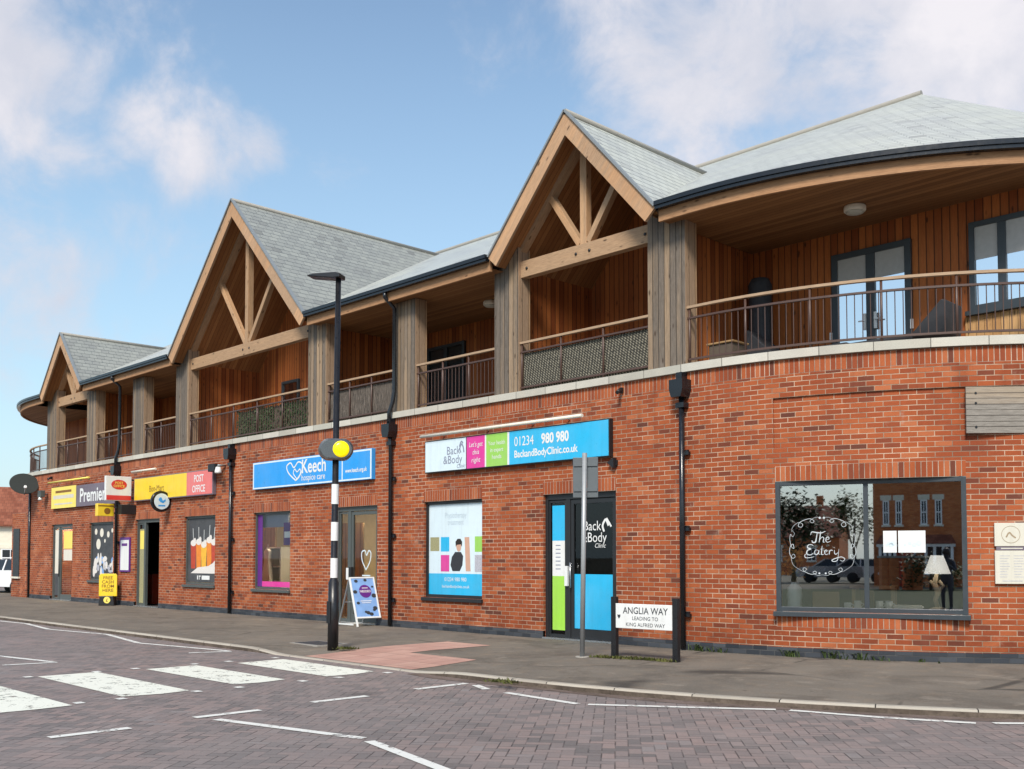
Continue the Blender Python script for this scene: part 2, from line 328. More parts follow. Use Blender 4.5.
plain('interior_wall', (.30, .27, .23), .8); plain('interior_dark', (.045, .04, .038), .8); plain('interior_black', (.014, .012, .011), .8); plain('interior_floor', (.12, .09, .065), .6); plain('warm_wall', (.50, .40, .24), .7)
plain('ochre_wood', (.36, .22, .10), .5); plain('vase_white', (.60, .68, .70), .35); plain('shade_white', (.90, .88, .84), .7, emit=((1, .95, .86), .35)); plain('flower', (.62, .30, .06), .7, var=.4, scale=30)  # shade_white has an added glow; the lamp itself is unlit
plain('fabric_white', (.66, .62, .56), .85, bmp=.3, scale=10); plain('blind', (.42, .42, .41), .7, var=.15, scale=12); plain('etched', (.52, .56, .58), .5); plain('upvc', (.9, .9, .89), .35, var=.02); plain('charcoal_metal', (.16, .165, .17), .28, .75); plain('rubber', (.016, .016, .017), .8)
plain('leaf', (.055, .085, .022), .6, var=.5, scale=9); plain('leaf_dry', (.15, .15, .05), .7, var=.4, scale=9); plain('hedge_leaf', (.04, .065, .02), .6, var=.5, scale=5); plain('bark', (.10, .075, .055), .9)
plain('car_white', (.72, .74, .76), .2, var=.02); plain('car_blue', (.10, .16, .26), .2, var=.03); plain('car_silver', (.42, .44, .46), .25, .4, var=.02); plain('car_glass', (.02, .025, .03), .08)
plain('lamp_red', (.4, .02, .02), .2); plain('lead', (.24, .26, .27), .5, .2); plain('ridge_tile', (.30, .285, .255), .7, bmp=.3); plain('render_cream', (.78, .72, .58), .8)
plain('aqua', (.20, .36, .66), .4, var=.3, scale=7); plain('tan_stone', (.34, .26, .17), .8, bmp=.3); plain('concrete', (.30, .28, .25), .85, bmp=.3); plain('mesh_dark', (.016, .02, .018), .75, 0., var=.25, scale=20)
M_ = MATS

# ------------------------------------------------------------------ mesh builder
class MB:
    def __init__(s): s.v = []; s.f = []; s.uv = []; s.mi = []; s.sm = []; s.M = Matrix.Identity(4)
    def at(s, o, ux=(1, 0, 0), uy=(0, 1, 0), uz=(0, 0, 1)):
        s.M = Matrix((( ux[0], uy[0], uz[0], o[0]), (ux[1], uy[1], uz[1], o[1]), (ux[2], uy[2], uz[2], o[2]), (0, 0, 0, 1))); return s
    def face(s, pts, uv=None, mi=0, smooth=False):
        pts = [Vector(p) for p in pts]
        if uv is None:
            n = Vector((0, 0, 0))
            for i in range(len(pts)):
                a, b = pts[i], pts[(i + 1) % len(pts)]
                n += Vector(((a.y - b.y) * (a.z + b.z), (a.z - b.z) * (a.x + b.x), (a.x - b.x) * (a.y + b.y)))
            ax = max(range(3), key=lambda i: abs(n[i]))
            uv = [((p.x, p.y) if ax == 2 else (p.x, p.z) if ax == 1 else (p.y, p.z)) for p in pts]
        k = len(s.v); s.v += [s.M @ p for p in pts]
        s.f.append(list(range(k, k + len(pts)))); s.uv.append(uv); s.mi.append(mi); s.sm.append(smooth)
    def box(s, x0, x1, y0, y1, z0, z1, mi=0):
        P = lambda x, y, z: (x, y, z)
        a, b, c, d = P(x0, y0, z0), P(x1, y0, z0), P(x1, y1, z0), P(x0, y1, z0)
        e, f, g, h = P(x0, y0, z1), P(x1, y0, z1), P(x1, y1, z1), P(x0, y1, z1)
        for q in ((a, b, f, e), (b, c, g, f), (c, d, h, g), (d, a, e, h), (e, f, g, h), (d, c, b, a)): s.face(q, mi=mi)
        return s
    def prism(s, poly, y0, y1, mi=0):      # polygon in local x,z pushed along y (poly counter-clockwise seen from -y)
        n = len(poly)
        s.face([(x, y0, z) for x, z in poly], mi=mi); s.face([(x, y1, z) for x, z in reversed(poly)], mi=mi)
        for i in range(n):
            (xa, za), (xb, zb) = poly[i], poly[(i + 1) % n]
            s.face([(xb, y0, zb), (xa, y0, za), (xa, y1, za), (xb, y1, zb)], mi=mi)
        return s
    def beam(s, p, q, w, h, up=(0, 0, 1), mi=0):
        p, q = Vector(p), Vector(q); d = q - p; L = d.length; d.normalize(); up = Vector(up)
        sx = d.cross(up).normalized(); uz = sx.cross(d).normalized()
        r = random.random() * 5
        c = [(-w / 2, -h / 2), (w / 2, -h / 2), (w / 2, h / 2), (-w / 2, h / 2)]
        A = [p + sx * a + uz * b for a, b in c]; B = [q + sx * a + uz * b for a, b in c]
        for i in range(4):
            j = (i + 1) % 4; v0 = i * .9 + r; v1 = v0 + (w if i % 2 == 0 else h)
            s.face([A[i], A[j], B[j], B[i]], [(r, v0), (r, v1), (r + L, v1), (r + L, v0)], mi)
        s.face(A[::-1], mi=mi); s.face(B, mi=mi); return s
    def tube(s, pts, r, n=8, mi=0, caps=True):
        pts = [Vector(p) for p in pts]; rs = r if isinstance(r, (list, tuple)) else [r] * len(pts)
        rings = []; prev = None
        for i, p in enumerate(pts):
            d = (pts[min(i + 1, len(pts) - 1)] - pts[max(i - 1, 0)]).normalized()
            if prev is None:
                a = d.cross(Vector((0, 0, 1)));
                if a.length < .05: a = d.cross(Vector((0, 1, 0)))
                a.normalize()
            else: a = (prev - d * prev.dot(d)).normalized()
            prev = a; b = d.cross(a)
            rings.append([p + (a * math.cos(2 * math.pi * k / n) + b * math.sin(2 * math.pi * k / n)) * rs[i] for k in range(n)])
        for i in range(len(rings) - 1):
            for k in range(n):
                j = (k + 1) % n
                s.face([rings[i][k], rings[i][j], rings[i + 1][j], rings[i + 1][k]], mi=mi, smooth=True)
        if caps: s.face(rings[0][::-1], mi=mi); s.face(rings[-1], mi=mi)
        return s
    def lathe(s, prof, c=(0, 0, 0), n=16, mi=0):
        c = Vector(c)
        R = [[c + Vector((r * math.cos(2 * math.pi * k / n), r * math.sin(2 * math.pi * k / n), z)) for k in range(n)] for r, z in prof]
        for i in range(len(R) - 1):
            for k in range(n):
                j = (k + 1) % n; s.face([R[i][k], R[i][j], R[i + 1][j], R[i + 1][k]], mi=mi, smooth=True)
        if prof[0][0] > 1e-3: s.face(R[0][::-1], mi=mi)
        if prof[-1][0] > 1e-3: s.face(R[-1], mi=mi)
        return s
    def rect(s, x0, x1, z0, z1, y=0, mi=0): s.face([(x0, y, z0), (x1, y, z0), (x1, y, z1), (x0, y, z1)], mi=mi); return s
    def disc(s, x, z, r, y=0, n=20, mi=0, rz=None):
        rz = rz or r; s.face([(x + r * math.cos(2 * math.pi * k / n), y, z + rz * math.sin(2 * math.pi * k / n)) for k in range(n)], mi=mi); return s
    def poly(s, pts, y=0, mi=0): s.face([(x, y, z) for x, z in pts], mi=mi); return s
    def stroke(s, pts, w, y=0, mi=0, taper=False):       # flat ribbon in local x,z
        pts = smooth_pts(pts); n = len(pts)
        for i in range(n - 1):
            a, b = Vector(pts[i]), Vector(pts[i + 1]); d = (b - a)
            if d.length < 1e-6: continue
            e = Vector((-d.y, d.x)).normalized()
            w0 = w * (1 if not taper else .45 + .75 * abs(math.sin(math.pi * i / (n - 1))))
            a2, b2 = a - d.normalized() * w * .15, b + d.normalized() * w * .15
            q = [a2 - e * w0 / 2, b2 - e * w0 / 2, b2 + e * w0 / 2, a2 + e * w0 / 2]
            s.face([(v.x, y - i * 2e-5, v.y) for v in q], mi=mi)
        return s
    def text(s, body, x, z, size, y=0, mi=0, align='LEFT', sx=1., shear=0., bold=0.):
        for verts, faces in [text_geo(body, size, align, shear, bold)]:
            for f in faces: s.face([(x + verts[i][0] * sx, y, z + verts[i][1]) for i in f], mi=mi)
        return s
    def build(s, name, mats, parent=None, org=None, merge=False, bevel=0., tri=False):
        org = Vector(org if org is not None else (parent['org'] if parent is not None and 'org' in parent else (0, 0, 0)))
        me = bpy.data.meshes.new(name)
        me.from_pydata([tuple(v - org) for v in s.v], [], s.f)
        ul = me.uv_layers.new(name='UVMap'); i = 0
        flat = []
        for u in s.uv:
            for q in u: flat += [q[0], q[1]]
        ul.data.foreach_set('uv', flat)
        me.polygons.foreach_set('material_index', s.mi); me.polygons.foreach_set('use_smooth', s.sm)
        for m in (mats if isinstance(mats, (list, tuple)) else [mats]): me.materials.append(M_[m])
        if merge or any(s.sm) or bevel or tri:
            bm = bmesh.new(); bm.from_mesh(me)
            if not tri: bmesh.ops.remove_doubles(bm, verts=bm.verts, dist=2e-4)
            if tri: bmesh.ops.triangulate(bm, faces=bm.faces)
            bm.to_mesh(me); bm.free()
        me.update()
        o = bpy.data.objects.new(name, me); COL.objects.link(o)
        if parent is not None: o.parent = parent
        else: o.location = org
        o['org'] = tuple(org)
        if bevel:
            b = o.modifiers.new('bevel', 'BEVEL'); b.width = bevel; b.segments = 2; b.limit_method = 'ANGLE'; b.angle_limit = R_(40)
        return o
def smooth_pts(p, k=7):
    if len(p) < 3: return [tuple(q) for q in p]
    out = []
    for i in range(len(p) - 1):
        p0 = p[max(i - 1, 0)]; p1 = p[i]; p2 = p[i + 1]; p3 = p[min(i + 2, len(p) - 1)]
        for j in range(k):
            t = j / k
            out.append(tuple(.5 * (2 * p1[c] + (p2[c] - p0[c]) * t + (2 * p0[c] - 5 * p1[c] + 4 * p2[c] - p3[c]) * t * t + (3 * p1[c] - p0[c] - 3 * p2[c] + p3[c]) * t ** 3) for c in (0, 1)))
    out.append(tuple(p[-1])); return out
_TG = {}
def text_geo(body, size, align='LEFT', shear=0., bold=0.):
    key = (body, size, align, shear, bold)
    if key in _TG: return _TG[key]
    cu = bpy.data.curves.new('t', 'FONT'); cu.body = body; cu.size = size; cu.align_x = align; cu.shear = shear; cu.offset = bold; cu.resolution_u = 3
    ob = bpy.data.objects.new('t', cu); COL.objects.link(ob)
    dg = bpy.context.evaluated_depsgraph_get(); me = ob.evaluated_get(dg).to_mesh()
    r = ([tuple(v.co) for v in me.vertices], [list(p.vertices) for p in me.polygons])
    ob.evaluated_get(dg).to_mesh_clear(); bpy.data.objects.remove(ob); bpy.data.curves.remove(cu)
    _TG[key] = r; return r
def tag(o, label, cat, group=None, kind=None):
    if label: o['label'] = label
    if cat: o['category'] = cat
    if group: o['group'] = group
    if kind: o['kind'] = kind
    return o
def thing(name, loc, label, cat, group=None):
    o = bpy.data.objects.new(name, None); COL.objects.link(o); o.location = loc; o.empty_display_size = .2; o['org'] = tuple(loc)
    return tag(o, label, cat, group)
def structure(o): o['kind'] = 'structure'; return o
def dup(root, loc, rot=None, label=None):
    r = root.copy(); COL.objects.link(r); r.location = loc
    if rot is not None: r.rotation_euler = rot
    if label: r['label'] = label
    for c in list(root.children):
        d = c.copy(); COL.objects.link(d); d.parent = r
        for g in list(c.children):
            e = g.copy(); COL.objects.link(e); e.parent = d
    return r

# ------------------------------------------------------------------ the parade: a stadium plan, straight front y=0, round ends of radius 7
RAD = 7.0; XR = -9.6; XL = -38.0
def Wp(a, off=0.):
    if a > XR: ph = (a - XR) / RAD; return (XR + (RAD + off) * math.sin(ph), RAD - (RAD + off) * math.cos(ph))
    if a < XL: ph = (XL - a) / RAD; return (XL - (RAD + off) * math.sin(ph), RAD - (RAD + off) * math.cos(ph))
    return (a, -off)
AR = XR + math.pi * RAD; AL = XL - math.pi * RAD
def arange(a0, a1, step):
    n = max(1, int(math.ceil((a1 - a0) / step - 1e-6))); return [a0 + (a1 - a0) * i / n for i in range(n + 1)]
def a_list(lo, hi, extra=(), step=.35):
    s = {lo, hi}
    for e in extra:
        if lo < e < hi: s.add(e)
    if lo < XL < hi: s.add(XL)
    if lo < XR < hi: s.add(XR)
    out = []
    ss = sorted(s)
    for p, q in zip(ss, ss[1:]):
        curved = q <= XL + 1e-6 or p >= XR - 1e-6
        out += (arange(p, q, step) if curved else [p, q])[:-1]
    return out + [ss[-1]]

bld = thing('shop_building', (0, 0, 0), 'two storey red brick parade of shops with timber balconies, three gables and slate roof', 'building')
OPEN = {'clinic_w': (-16.25, -14.49, .65, 2.58), 'clinic_d': (-12.86, -11.15, .0, 2.58), 'keech_w': (-23.0, -21.29, .67, 2.57), 'keech_d': (-19.42, -17.83, 0, 2.58),
        'po_w': (-26.73, -24.97, .71, 2.58), 'po_d': (-29.87, -28.26, 0, 2.58), 'l_w': (-33.32, -31.45, .72, 2.57), 'l_d': (-36.6, -34.72, 0, 2.58), 'eat': (-8.18, -5.57, .66, 2.575)}
RECESS = [(-8.2, -5.56, 3.075, 3.825), (-5.56, -2.9, 3.075, 3.825)]
DEPTH = .12
HZ = 4.39
zs = sorted({0., .13, HZ, HZ - .225, *[o[2] for o in OPEN.values()], *[o[3] for o in OPEN.values()], *[o[3] + .225 for o in OPEN.values()], .435, 3.075, 3.825, 2.9})
xs = a_list(AL, AR, [v for o in OPEN.values() for v in o[:2]] + [v for r in RECESS for v in r[:2]])
mb = MB()
def W3(a, z, off=0.): x, y = Wp(a, off); return (x, y, z)
for a0, a1 in zip(xs, xs[1:]):
    am = (a0 + a1) / 2
    for z0, z1 in zip(zs, zs[1:]):
        zm = (z0 + z1) / 2
        if any(o[0] < am < o[1] and o[2] < zm < o[3] for o in OPEN.values()): continue
        off = 0.; mi = 0; uv = [(a0, z0), (a1, z0), (a1, z1), (a0, z1)]
        if any(r[0] < am < r[1] and r[2] < zm < r[3] for r in RECESS): off = -.03
        sold = None
        if zm > HZ - .225: sold = HZ - .225
        for o in OPEN.values():
            if o[0] < am < o[1] and o[3] < zm < o[3] + .225: sold = o[3]
        if OPEN['eat'][0] < am < OPEN['eat'][1] and .435 < zm < .66: sold = .435
        if sold is not None: mi = 1; uv = [(z0 - sold, a0), (z0 - sold, a1), (z1 - sold, a1), (z1 - sold, a0)]
        mb.face([W3(a0, z0, off), W3(a1, z0, off), W3(a1, z1, off), W3(a0, z1, off)], uv, mi)
def reveal(o, d, mi=0):
    A = [a for a in xs if o[0] - 1e-6 <= a <= o[1] + 1e-6]
    for p, q in zip(A, A[1:]):
        mb.face([W3(p, o[3], 0), W3(q, o[3], 0), W3(q, o[3], -d), W3(p, o[3], -d)], [(0, p), (0, q), (d, q), (d, p)], 1)
        if o[2] > .01: mb.face([W3(p, o[2], -d), W3(q, o[2], -d), W3(q, o[2], 0), W3(p, o[2], 0)], mi=mi)
    for a in o[:2]:
        q = [W3(a, o[2], 0), W3(a, o[2], -d), W3(a, o[3], -d), W3(a, o[3], 0)]
        mb.face(q if a == o[0] else q[::-1], [(0, o[2]), (d, o[2]), (d, o[3]), (0, o[3])] if a == o[0] else [(0, o[3]), (d, o[3]), (d, o[2]), (0, o[2])], mi)
for k, o in OPEN.items(): reveal(o, .26 if k == 'eat' else DEPTH + .06)
for r in RECESS: reveal(r, .03)
mb.face([(XR, 14, 0), (XL, 14, 0), (XL, 14, HZ), (XR, 14, HZ)])
mb.build('brick_wall', ['brick', 'brick_soldier'], bld)
# string of projecting headers under the recess
mb = MB()
def ring_band(mb, a0, a1, o0, o1, z0, z1, mi=0, step=.3, skip=(), uvz=None):
    A = a_list(a0, a1, [v for k in skip for v in k], step)
    for p, q in zip(A, A[1:]):
        if any(k[0] < (p + q) / 2 < k[1] for k in skip): continue
        zz = z1 if uvz is None else uvz
        mb.face([W3(p, z0, o1), W3(q, z0, o1), W3(q, z1, o1), W3(p, z1, o1)], [(p, z0), (q, z0), (q, z1), (p, z1)], mi)
        mb.face([W3(p, z1, o1), W3(q, z1, o1), W3(q, z1, o0), W3(p, z1, o0)], [(p, .1), (q, .1), (q, .4), (p, .4)], mi)
        mb.face([W3(p, z0, o0), W3(q, z0, o0), W3(q, z0, o1), W3(p, z0, o1)], [(p, .1), (q, .1), (q, .4), (p, .4)], mi)
        mb.face([W3(q, z0, o0), W3(p, z0, o0), W3(p, z1, o0), W3(q, z1, o0)], [(q, z0), (p, z0), (p, z1), (q, z1)], mi)
    ends = [a0, a1] + [v for k in skip for v in k if a0 < v < a1]
    for i, a in enumerate(sorted(ends)):
        f = [W3(a, z0, o0), W3(a, z0, o1), W3(a, z1, o1), W3(a, z1, o0)]
        mb.face(f if i % 2 == 0 else f[::-1], mi=mi)
doors = [OPEN[k][:2] for k in ('l_d', 'po_d', 'keech_d', 'clinic_d')]
ring_band(mb, AL, AR, -.05, .012, 0, .135, skip=doors); mb.build('plinth', 'brick_blue', bld)
mb = MB(); ring_band(mb, AL + 6, AR - 6, -.36, .055, HZ + .004, HZ + .13, step=.25); mb.build('coping', 'coping', bld)
# inner floors
mb = MB(); ring_band(mb, AL + 5, AR - 5, -2.7, -.36, HZ - .1, HZ + .06); mb.build('balcony_floor', 'concrete', bld)

# ---------- roof
EY = -.30; EZ = 7.13; RZ = 10.88; K = (RZ - EZ) / (RAD - EY)
RE = RAD - EY
GAB = [(-35.2, 1.74, 8.98), (-23.68, 3.40, 10.62), (-11.99, 1.90, 9.22)]       # centre, half width, ridge height
COLS = [(-37.33, -36.5), (-33.8, -33.1), (-30.3, -29.55), (-27.45, -26.7), (-20.66, -19.9), (-17.37, -16.62), (-14.2, -13.55), (-10.49, -9.73)]
XA = -8.9; XB = -38.7       # ridge ends
sl = math.sqrt(1 + K * K)
mb = MB()
P = [(XL, EY)]
for xc, w2, zr in GAB: P += [(xc - w2, EY), (xc, EY + (zr - EZ) / K), (xc + w2, EY)]
P += [(XR, EY), (XA, RAD), (XB, RAD)]
mb.face([(x, y, EZ + (y - EY) * K) for x, y in P], [(x, (y - EY) * sl) for x, y in P])
Q = [(XR, 14.3), (XL, 14.3), (XB, RAD), (XA, RAD)]
mb.face([(x, y, EZ + (14.3 - y) * K) for x, y in Q], [(x, (14.3 - y) * sl) for x, y in Q])
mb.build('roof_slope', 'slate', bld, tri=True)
mb = MB()
NR = 44
for cx, ax, sg in ((XR, XA, 1), (XL, XB, -1)):
    mb = MB()
    for i in range(NR):
        t0, t1 = i / NR, (i + 1) / NR
        for k in range(48):
            f0, f1 = math.pi * k / 48, math.pi * (k + 1) / 48
            def pt(t, f):
                e = Vector((cx + sg * RE * math.sin(f), RAD - RE * math.cos(f), EZ)); return e.lerp(Vector((ax, RAD, RZ)), t)
            L = 8.2; rm = RE * (1 - (t0 + t1) / 2) + .3
            q = [pt(t0, f0), pt(t0, f1), pt(t1, f1), pt(t1, f0)]
            u = [(f0 * rm, t0 * NR * .18), (f1 * rm, t0 * NR * .18), (f1 * rm, t1 * NR * .18), (f0 * rm, t1 * NR * .18)]
            if sg < 0: q = q[::-1]; u = u[::-1]
            mb.face(q, u, smooth=True)
    mb.build('roof_cone', 'slate', bld)
mb = MB(); mb.tube([(XB, RAD, RZ + .02), (XA, RAD, RZ + .02)], .065, 8)
mb.build('ridge', 'ridge_tile', bld)
# gutters and fascias
ev = [(XL, GAB[0][0] - GAB[0][1]), (GAB[0][0] + GAB[0][1], GAB[1][0] - GAB[1][1]), (GAB[1][0] + GAB[1][1], GAB[2][0] - GAB[2][1]), (GAB[2][0] + GAB[2][1] + .02, XR)]
spans = [(AL + 6, ev[0][1] - .05), (ev[1][0] + .03, ev[1][1] - .12), (ev[2][0] + .03, ev[2][1] - .12), (ev[3][0] + .05, AR - 6)]
for a0, a1 in spans:
    g = MB(); ring_band(g, a0, a1, .26, .36, 7.02, 7.075, step=.2); ring_band(g, a0, a1, .262, .385, 7.075, 7.145, step=.2)
    g.build('gutter', 'black_gloss', bld)
    g = MB(); ring_band(g, a0, a1 + .02, .20, .255, 6.84, 7.05, step=.2); g.build('fascia_board', 'fascia', bld)
# flat soffits
mb = MB()
def soff(x0, x1): mb = MB(); mb.face([(x0, -.22, 6.88), (x0, 2.5, 6.88), (x1, 2.5, 6.88), (x1, -.22, 6.88)]); mb.build('soffit', 'soffit', bld)
soff(GAB[0][0] + GAB[0][1] + .05, GAB[1][0] - GAB[1][1] - .05); soff(GAB[1][0] + GAB[1][1] + .05, GAB[2][0] - GAB[2][1] - .05); soff(GAB[2][0] + GAB[2][1] + .05, XR)
for cx, sg in ((XR, 1), (XL, -1)):
    pts = [(cx, -.22, 6.88)] + [(cx + sg * (RAD + .22) * math.sin(f), RAD - (RAD + .22) * math.cos(f), 6.88) for f in [math.pi * k / 40 for k in range(1, 41)]]
    mb = MB(); mb.face(pts if sg < 0 else pts[::-1]); mb.build('soffit', 'soffit', bld)
pass
# upper storey walls
BY = 2.47
mb = MB()
segs = [(-42.6, -36.95, 0)]
xb = sorted([-42.4, *[v for g in GAB for v in (g[0] - g[1], g[0], g[0] + g[1])], XR, -4.45])
for p, q in zip(xb, xb[1:]):
    def top(x):
        for xc, w2, zr in GAB:
            if xc - w2 - 1e-6 <= x <= xc + w2 + 1e-6: return 6.95 + (zr - .15 - 6.95) * (1 - abs(x - xc) / w2)
        return 6.95
    mb.face([(p, BY, HZ), (q, BY, HZ), (q, BY, top(q)), (p, BY, top(p))])
for f0, f1 in zip(arange(R_(50), R_(180), .1), arange(R_(50), R_(180), .1)[1:]):
    for cx, sg in ((XR, 1), (XL, -1)):
        q = [(cx + sg * (RAD - .2) * math.sin(f), RAD - (RAD - .2) * math.cos(f), z) for f, z in ((f0, HZ), (f1, HZ), (f1, 6.95), (f0, 6.95))]
        mb.face(q, [(f0 * 7, HZ), (f1 * 7, HZ), (f1 * 7, 6.95), (f0 * 7, 6.95)])
mb.face([(XR, 13.8, HZ), (XL, 13.8, HZ), (XL, 13.8, 6.95), (XR, 13.8, 6.95)])
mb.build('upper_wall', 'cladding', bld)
mb = MB()
for x in (-10.12, -13.9, -20.3, -27.1, -33.5):   # partitions between the balconies
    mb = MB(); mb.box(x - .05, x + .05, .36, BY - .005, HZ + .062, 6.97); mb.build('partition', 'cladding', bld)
# columns
for i, (x0, x1) in enumerate(COLS):
    c = MB(); y0, y1 = .05, .37
    gi = [g for g in GAB if abs(abs((x0 + x1) / 2 - g[0]) - g[1]) < .35]
    if gi:
        lft = (x0 + x1) / 2 < gi[0][0]
        tl, tr = (6.93, 7.27) if lft else (7.27, 6.93)
    else: tl = tr = 6.87
    c.prism([(x0, HZ + .134), (x1, HZ + .134), (x1, tr), (x0, tl)], y0, y1)
    c.mi = [0 if k in (0, 1) else 1 for k in range(len(c.mi))]
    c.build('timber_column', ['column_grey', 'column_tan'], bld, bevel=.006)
# gables
for gi, (xc, w2, zr) in enumerate(GAB):
    zf = EZ - .02; yj = EY + (zr - EZ) / K; ra = zr - zf; n = math.hypot(w2, ra); nx, nz = ra / n, w2 / n
    yf = EY - .02
    s_ = MB()
    s_.face([(xc - w2, yf, zf), (xc, yf, zr), (xc, yj, zr)][::-1], [(yf, 0), (yf, n), (yj, n)][::-1]); s_.face([(xc + w2, yf, zf), (xc, yf, zr), (xc, yj, zr)], [(-yf, 0), (-yf, n), (-yj, n)])
    gr = s_.build('gable_roof', 'slate_shaded' if gi < 2 else 'slate', bld)
    v = MB()   # vault lining and barge boards
    for sg in (-1, 1):
        d = .15
        q = [(xc + sg * w2, yf + .05, zf - d * 1.25), (xc, yf + .05, zr - d * 1.4), (xc, BY, zr - d * 1.4), (xc + sg * w2, BY, zf - d * 1.25)]
        u = [(yf, 0), (yf, n), (BY, n), (BY, 0)]
        v.face(q if sg < 0 else q[::-1], [(0, a) if False else (b, a) for a, b in u] if sg < 0 else [(b, a) for a, b in u][::-1])
    v.build('vault_lining', 'vault', bld)
    for sg in (-1, 1):
        b = MB(); wd = .27 if gi != 1 else .29
        e = .10
        ft = Vector((xc + sg * (w2 + .06), zf - .055)); tp = Vector((xc, zr + .01))
        inn = Vector((-sg * nx, -nz)) * wd
        lo = ft + inn; vz = Vector((xc, zr + .01 - wd / nz))
        poly = [tuple(ft), tuple(tp), tuple(vz), (lo.x, lo.y)]
        if sg < 0: poly = poly[::-1]
        for (y0, y1) in ((yf - .02, yf + .035),):
            b.face([(x, y0, z) for x, z in poly], [((x - xc) * nz + (z - zf) * nx, (x * nx - z * nz)) for x, z in poly])
            b.face([(x, y1, z) for x, z in reversed(poly)])
            for i in range(4):
                (xa, za), (xq, zq) = poly[i], poly[(i + 1) % 4]
                b.face([(xq, y0, zq), (xa, y0, za), (xa, y1, za), (xq, y1, zq)], [(0, 0), (.5, 0), (.5, .05), (0, .05)])
        bo = b.build('barge_board', 'barge', bld)
        vg = MB(); vg.beam((ft.x, yf - .01, ft.y + .03), (tp.x, yf - .01, tp.y + .035), .09, .035, (0, 0, 1)); vg.build('verge_strip', 'lead', bo)
    t = MB(); t.tube([(xc, yf - .02, zr + .02), (xc, yj + .1, zr + .02)], .055, 6); t.build('ridge_cap', 'ridge_tile', gr)
    # truss
    yb = .20
    tb = MB(); tb.beam((xc - w2 + .3, yb, 6.85), (xc + w2 - .3, yb, 6.85), .16, .31); tie = tb.build('tie_beam', 'beam', bld, bevel=.006)
    for bx_ in (-w2 + .5, -.16, .16, w2 - .5):
        bt = MB(); bt.at((xc + bx_, yb - .081, 6.85), (1, 0, 0), (0, 0, 1), (0, -1, 0)); bt.lathe([(.028, 0), (.028, .012), (0, .018)], (0, 0, 0), 8); bt.build('bolt', 'frame_dark', tie)
    kp = MB(); kp.beam((xc, yb, 7.0), (xc, yb, zr - .32), .15, .14 if gi != 1 else .16, (0, 1, 0)); kp.build('king_post', 'beam', bld, bevel=.005)
    for sg in (-1, 1):
        f = .56; st = MB(); ex = xc + sg * w2 * (1 - f); ez = zf + ra * f - .22
        st.beam((xc + sg * .10, yb, 7.02), (ex, yb, ez), .12, .13, (0, 1, 0)); st.build('strut', 'beam', bld, bevel=.005)
        rf = MB(); rf.beam((xc + sg * (w2 - .2), yb, zf + .02), (xc, yb, zr - .27), .12, .16, (0, 1, 0)); rf.build('rafter', 'beam', bld)
# railings
def railing(a0, a1, infill=True, off=-.12, step=.9, first=True):
    r = MB(); ring_band(r, a0, a1, off - .035, off + .035, 5.435, 5.475, step=.2); h = r.build('railing', 'handrail', bld)
    m = MB(); ring_band(m, a0, a1, off - .022, off + .022, 5.265, 5.295, step=.2); m.build('rail', 'rail_metal', h); m = MB(); ring_band(m, a0, a1, off - .02, off + .02, 4.60, 4.63, step=.2); m.build('rail', 'rail_metal', h)
    A = arange(a0 + .03, a1 - .03, step)
    for a in A:
        q = MB(); x, y = Wp(a, off); q.tube([(x, y, HZ + .13), (x, y, 5.437)], .021, 6); q.build('post', 'rail_metal', h)
    if infill:
        q = MB()
        for a in arange(a0 + .03, a1 - .03, .112)[1:-1]:
            x, y = Wp(a, off); q.tube([(x, y, 4.615), (x, y, 5.28)], .0075, 5, caps=False)
        q.build('baluster_infill', 'rail_metal', h)
    return h
railing(-42.5, -37.33, step=1.0)
for i in range(7):
    railing(COLS[i][1], COLS[i + 1][0], infill=i not in (4, 6), step=1.45 if i == 3 else 1.05)
railing(COLS[7][1], -.5, step=1.12)
# downpipes
def downpipe(x, top, hop=4.12, bot=.02, dog=False, a=None):
    o = (x, -.12, 0)
    y = -.085
    p = MB()
    if top:
        p.tube([(x + .02, -.32, 7.03), (x + .02, -.32, 6.93), (x + .02, -.06, 6.72), (x + .02, -.06, 4.95), (x - .0, -.085, 4.72), (x - .06, -.13, 4.5), (x - .06, -.13, 4.25)], .045, 10)
        p.tube([(x - .06, -.13, hop - .05), (x - .06, y, hop - .25), (x - .06, y, bot)], .045, 10); xh = x - .06
    else: p.tube([(x, y, hop), (x, y, bot)], .045, 10); xh = x
    d = p.build('downpipe', 'black_gloss', bld)
    h = MB(); h.prism([(xh - .13, hop - .02), (xh - .09, hop - .14), (xh + .09, hop - .14), (xh + .13, hop - .02), (xh + .13, hop + .14), (xh - .13, hop + .14)], -.24, -.004)
    h.box(xh - .055, xh + .055, -.15, -.004, hop + .141, hop + .26)
    h.box(xh - .08, xh + .08, -.14, -.004, hop - .30, hop - .22)
    h.build('hopper', 'black_gloss', d)
    for z in (.55, 1.9, 3.1): b = MB(); b.box(xh - .085, xh + .085, -.055, -.004, z, z + .05); b.box(xh + .03, xh + .12, -.075, -.02, z - .03, z + .02); b.build('bracket', 'black_gloss', d)
downpipe(-17.2, True); downpipe(-31.0, True); downpipe(-9.72, False); downpipe(-24.02, False); 
p = MB(); p.tube([(-38.75, -.0, 3.95), (-38.75, .02, .02)], .05, 10); p.build('downpipe', 'black_gloss', bld)
# low bay at the far left end
mb = MB(); mb.box(-40.6, -39.0, .02, 1.9, 0, 3.08); mb.build('end_bay', 'brick', bld)
f = MB(); f.box(-40.4, -39.75, -.005, .06, .75, 2.52, 0); b1 = f.build('bay_window', 'frame_dark', bld)
f = MB(); f.box(-40.5, -39.65, -.06, .03, .68, .745); f.build('sill', 'white_warm', b1)

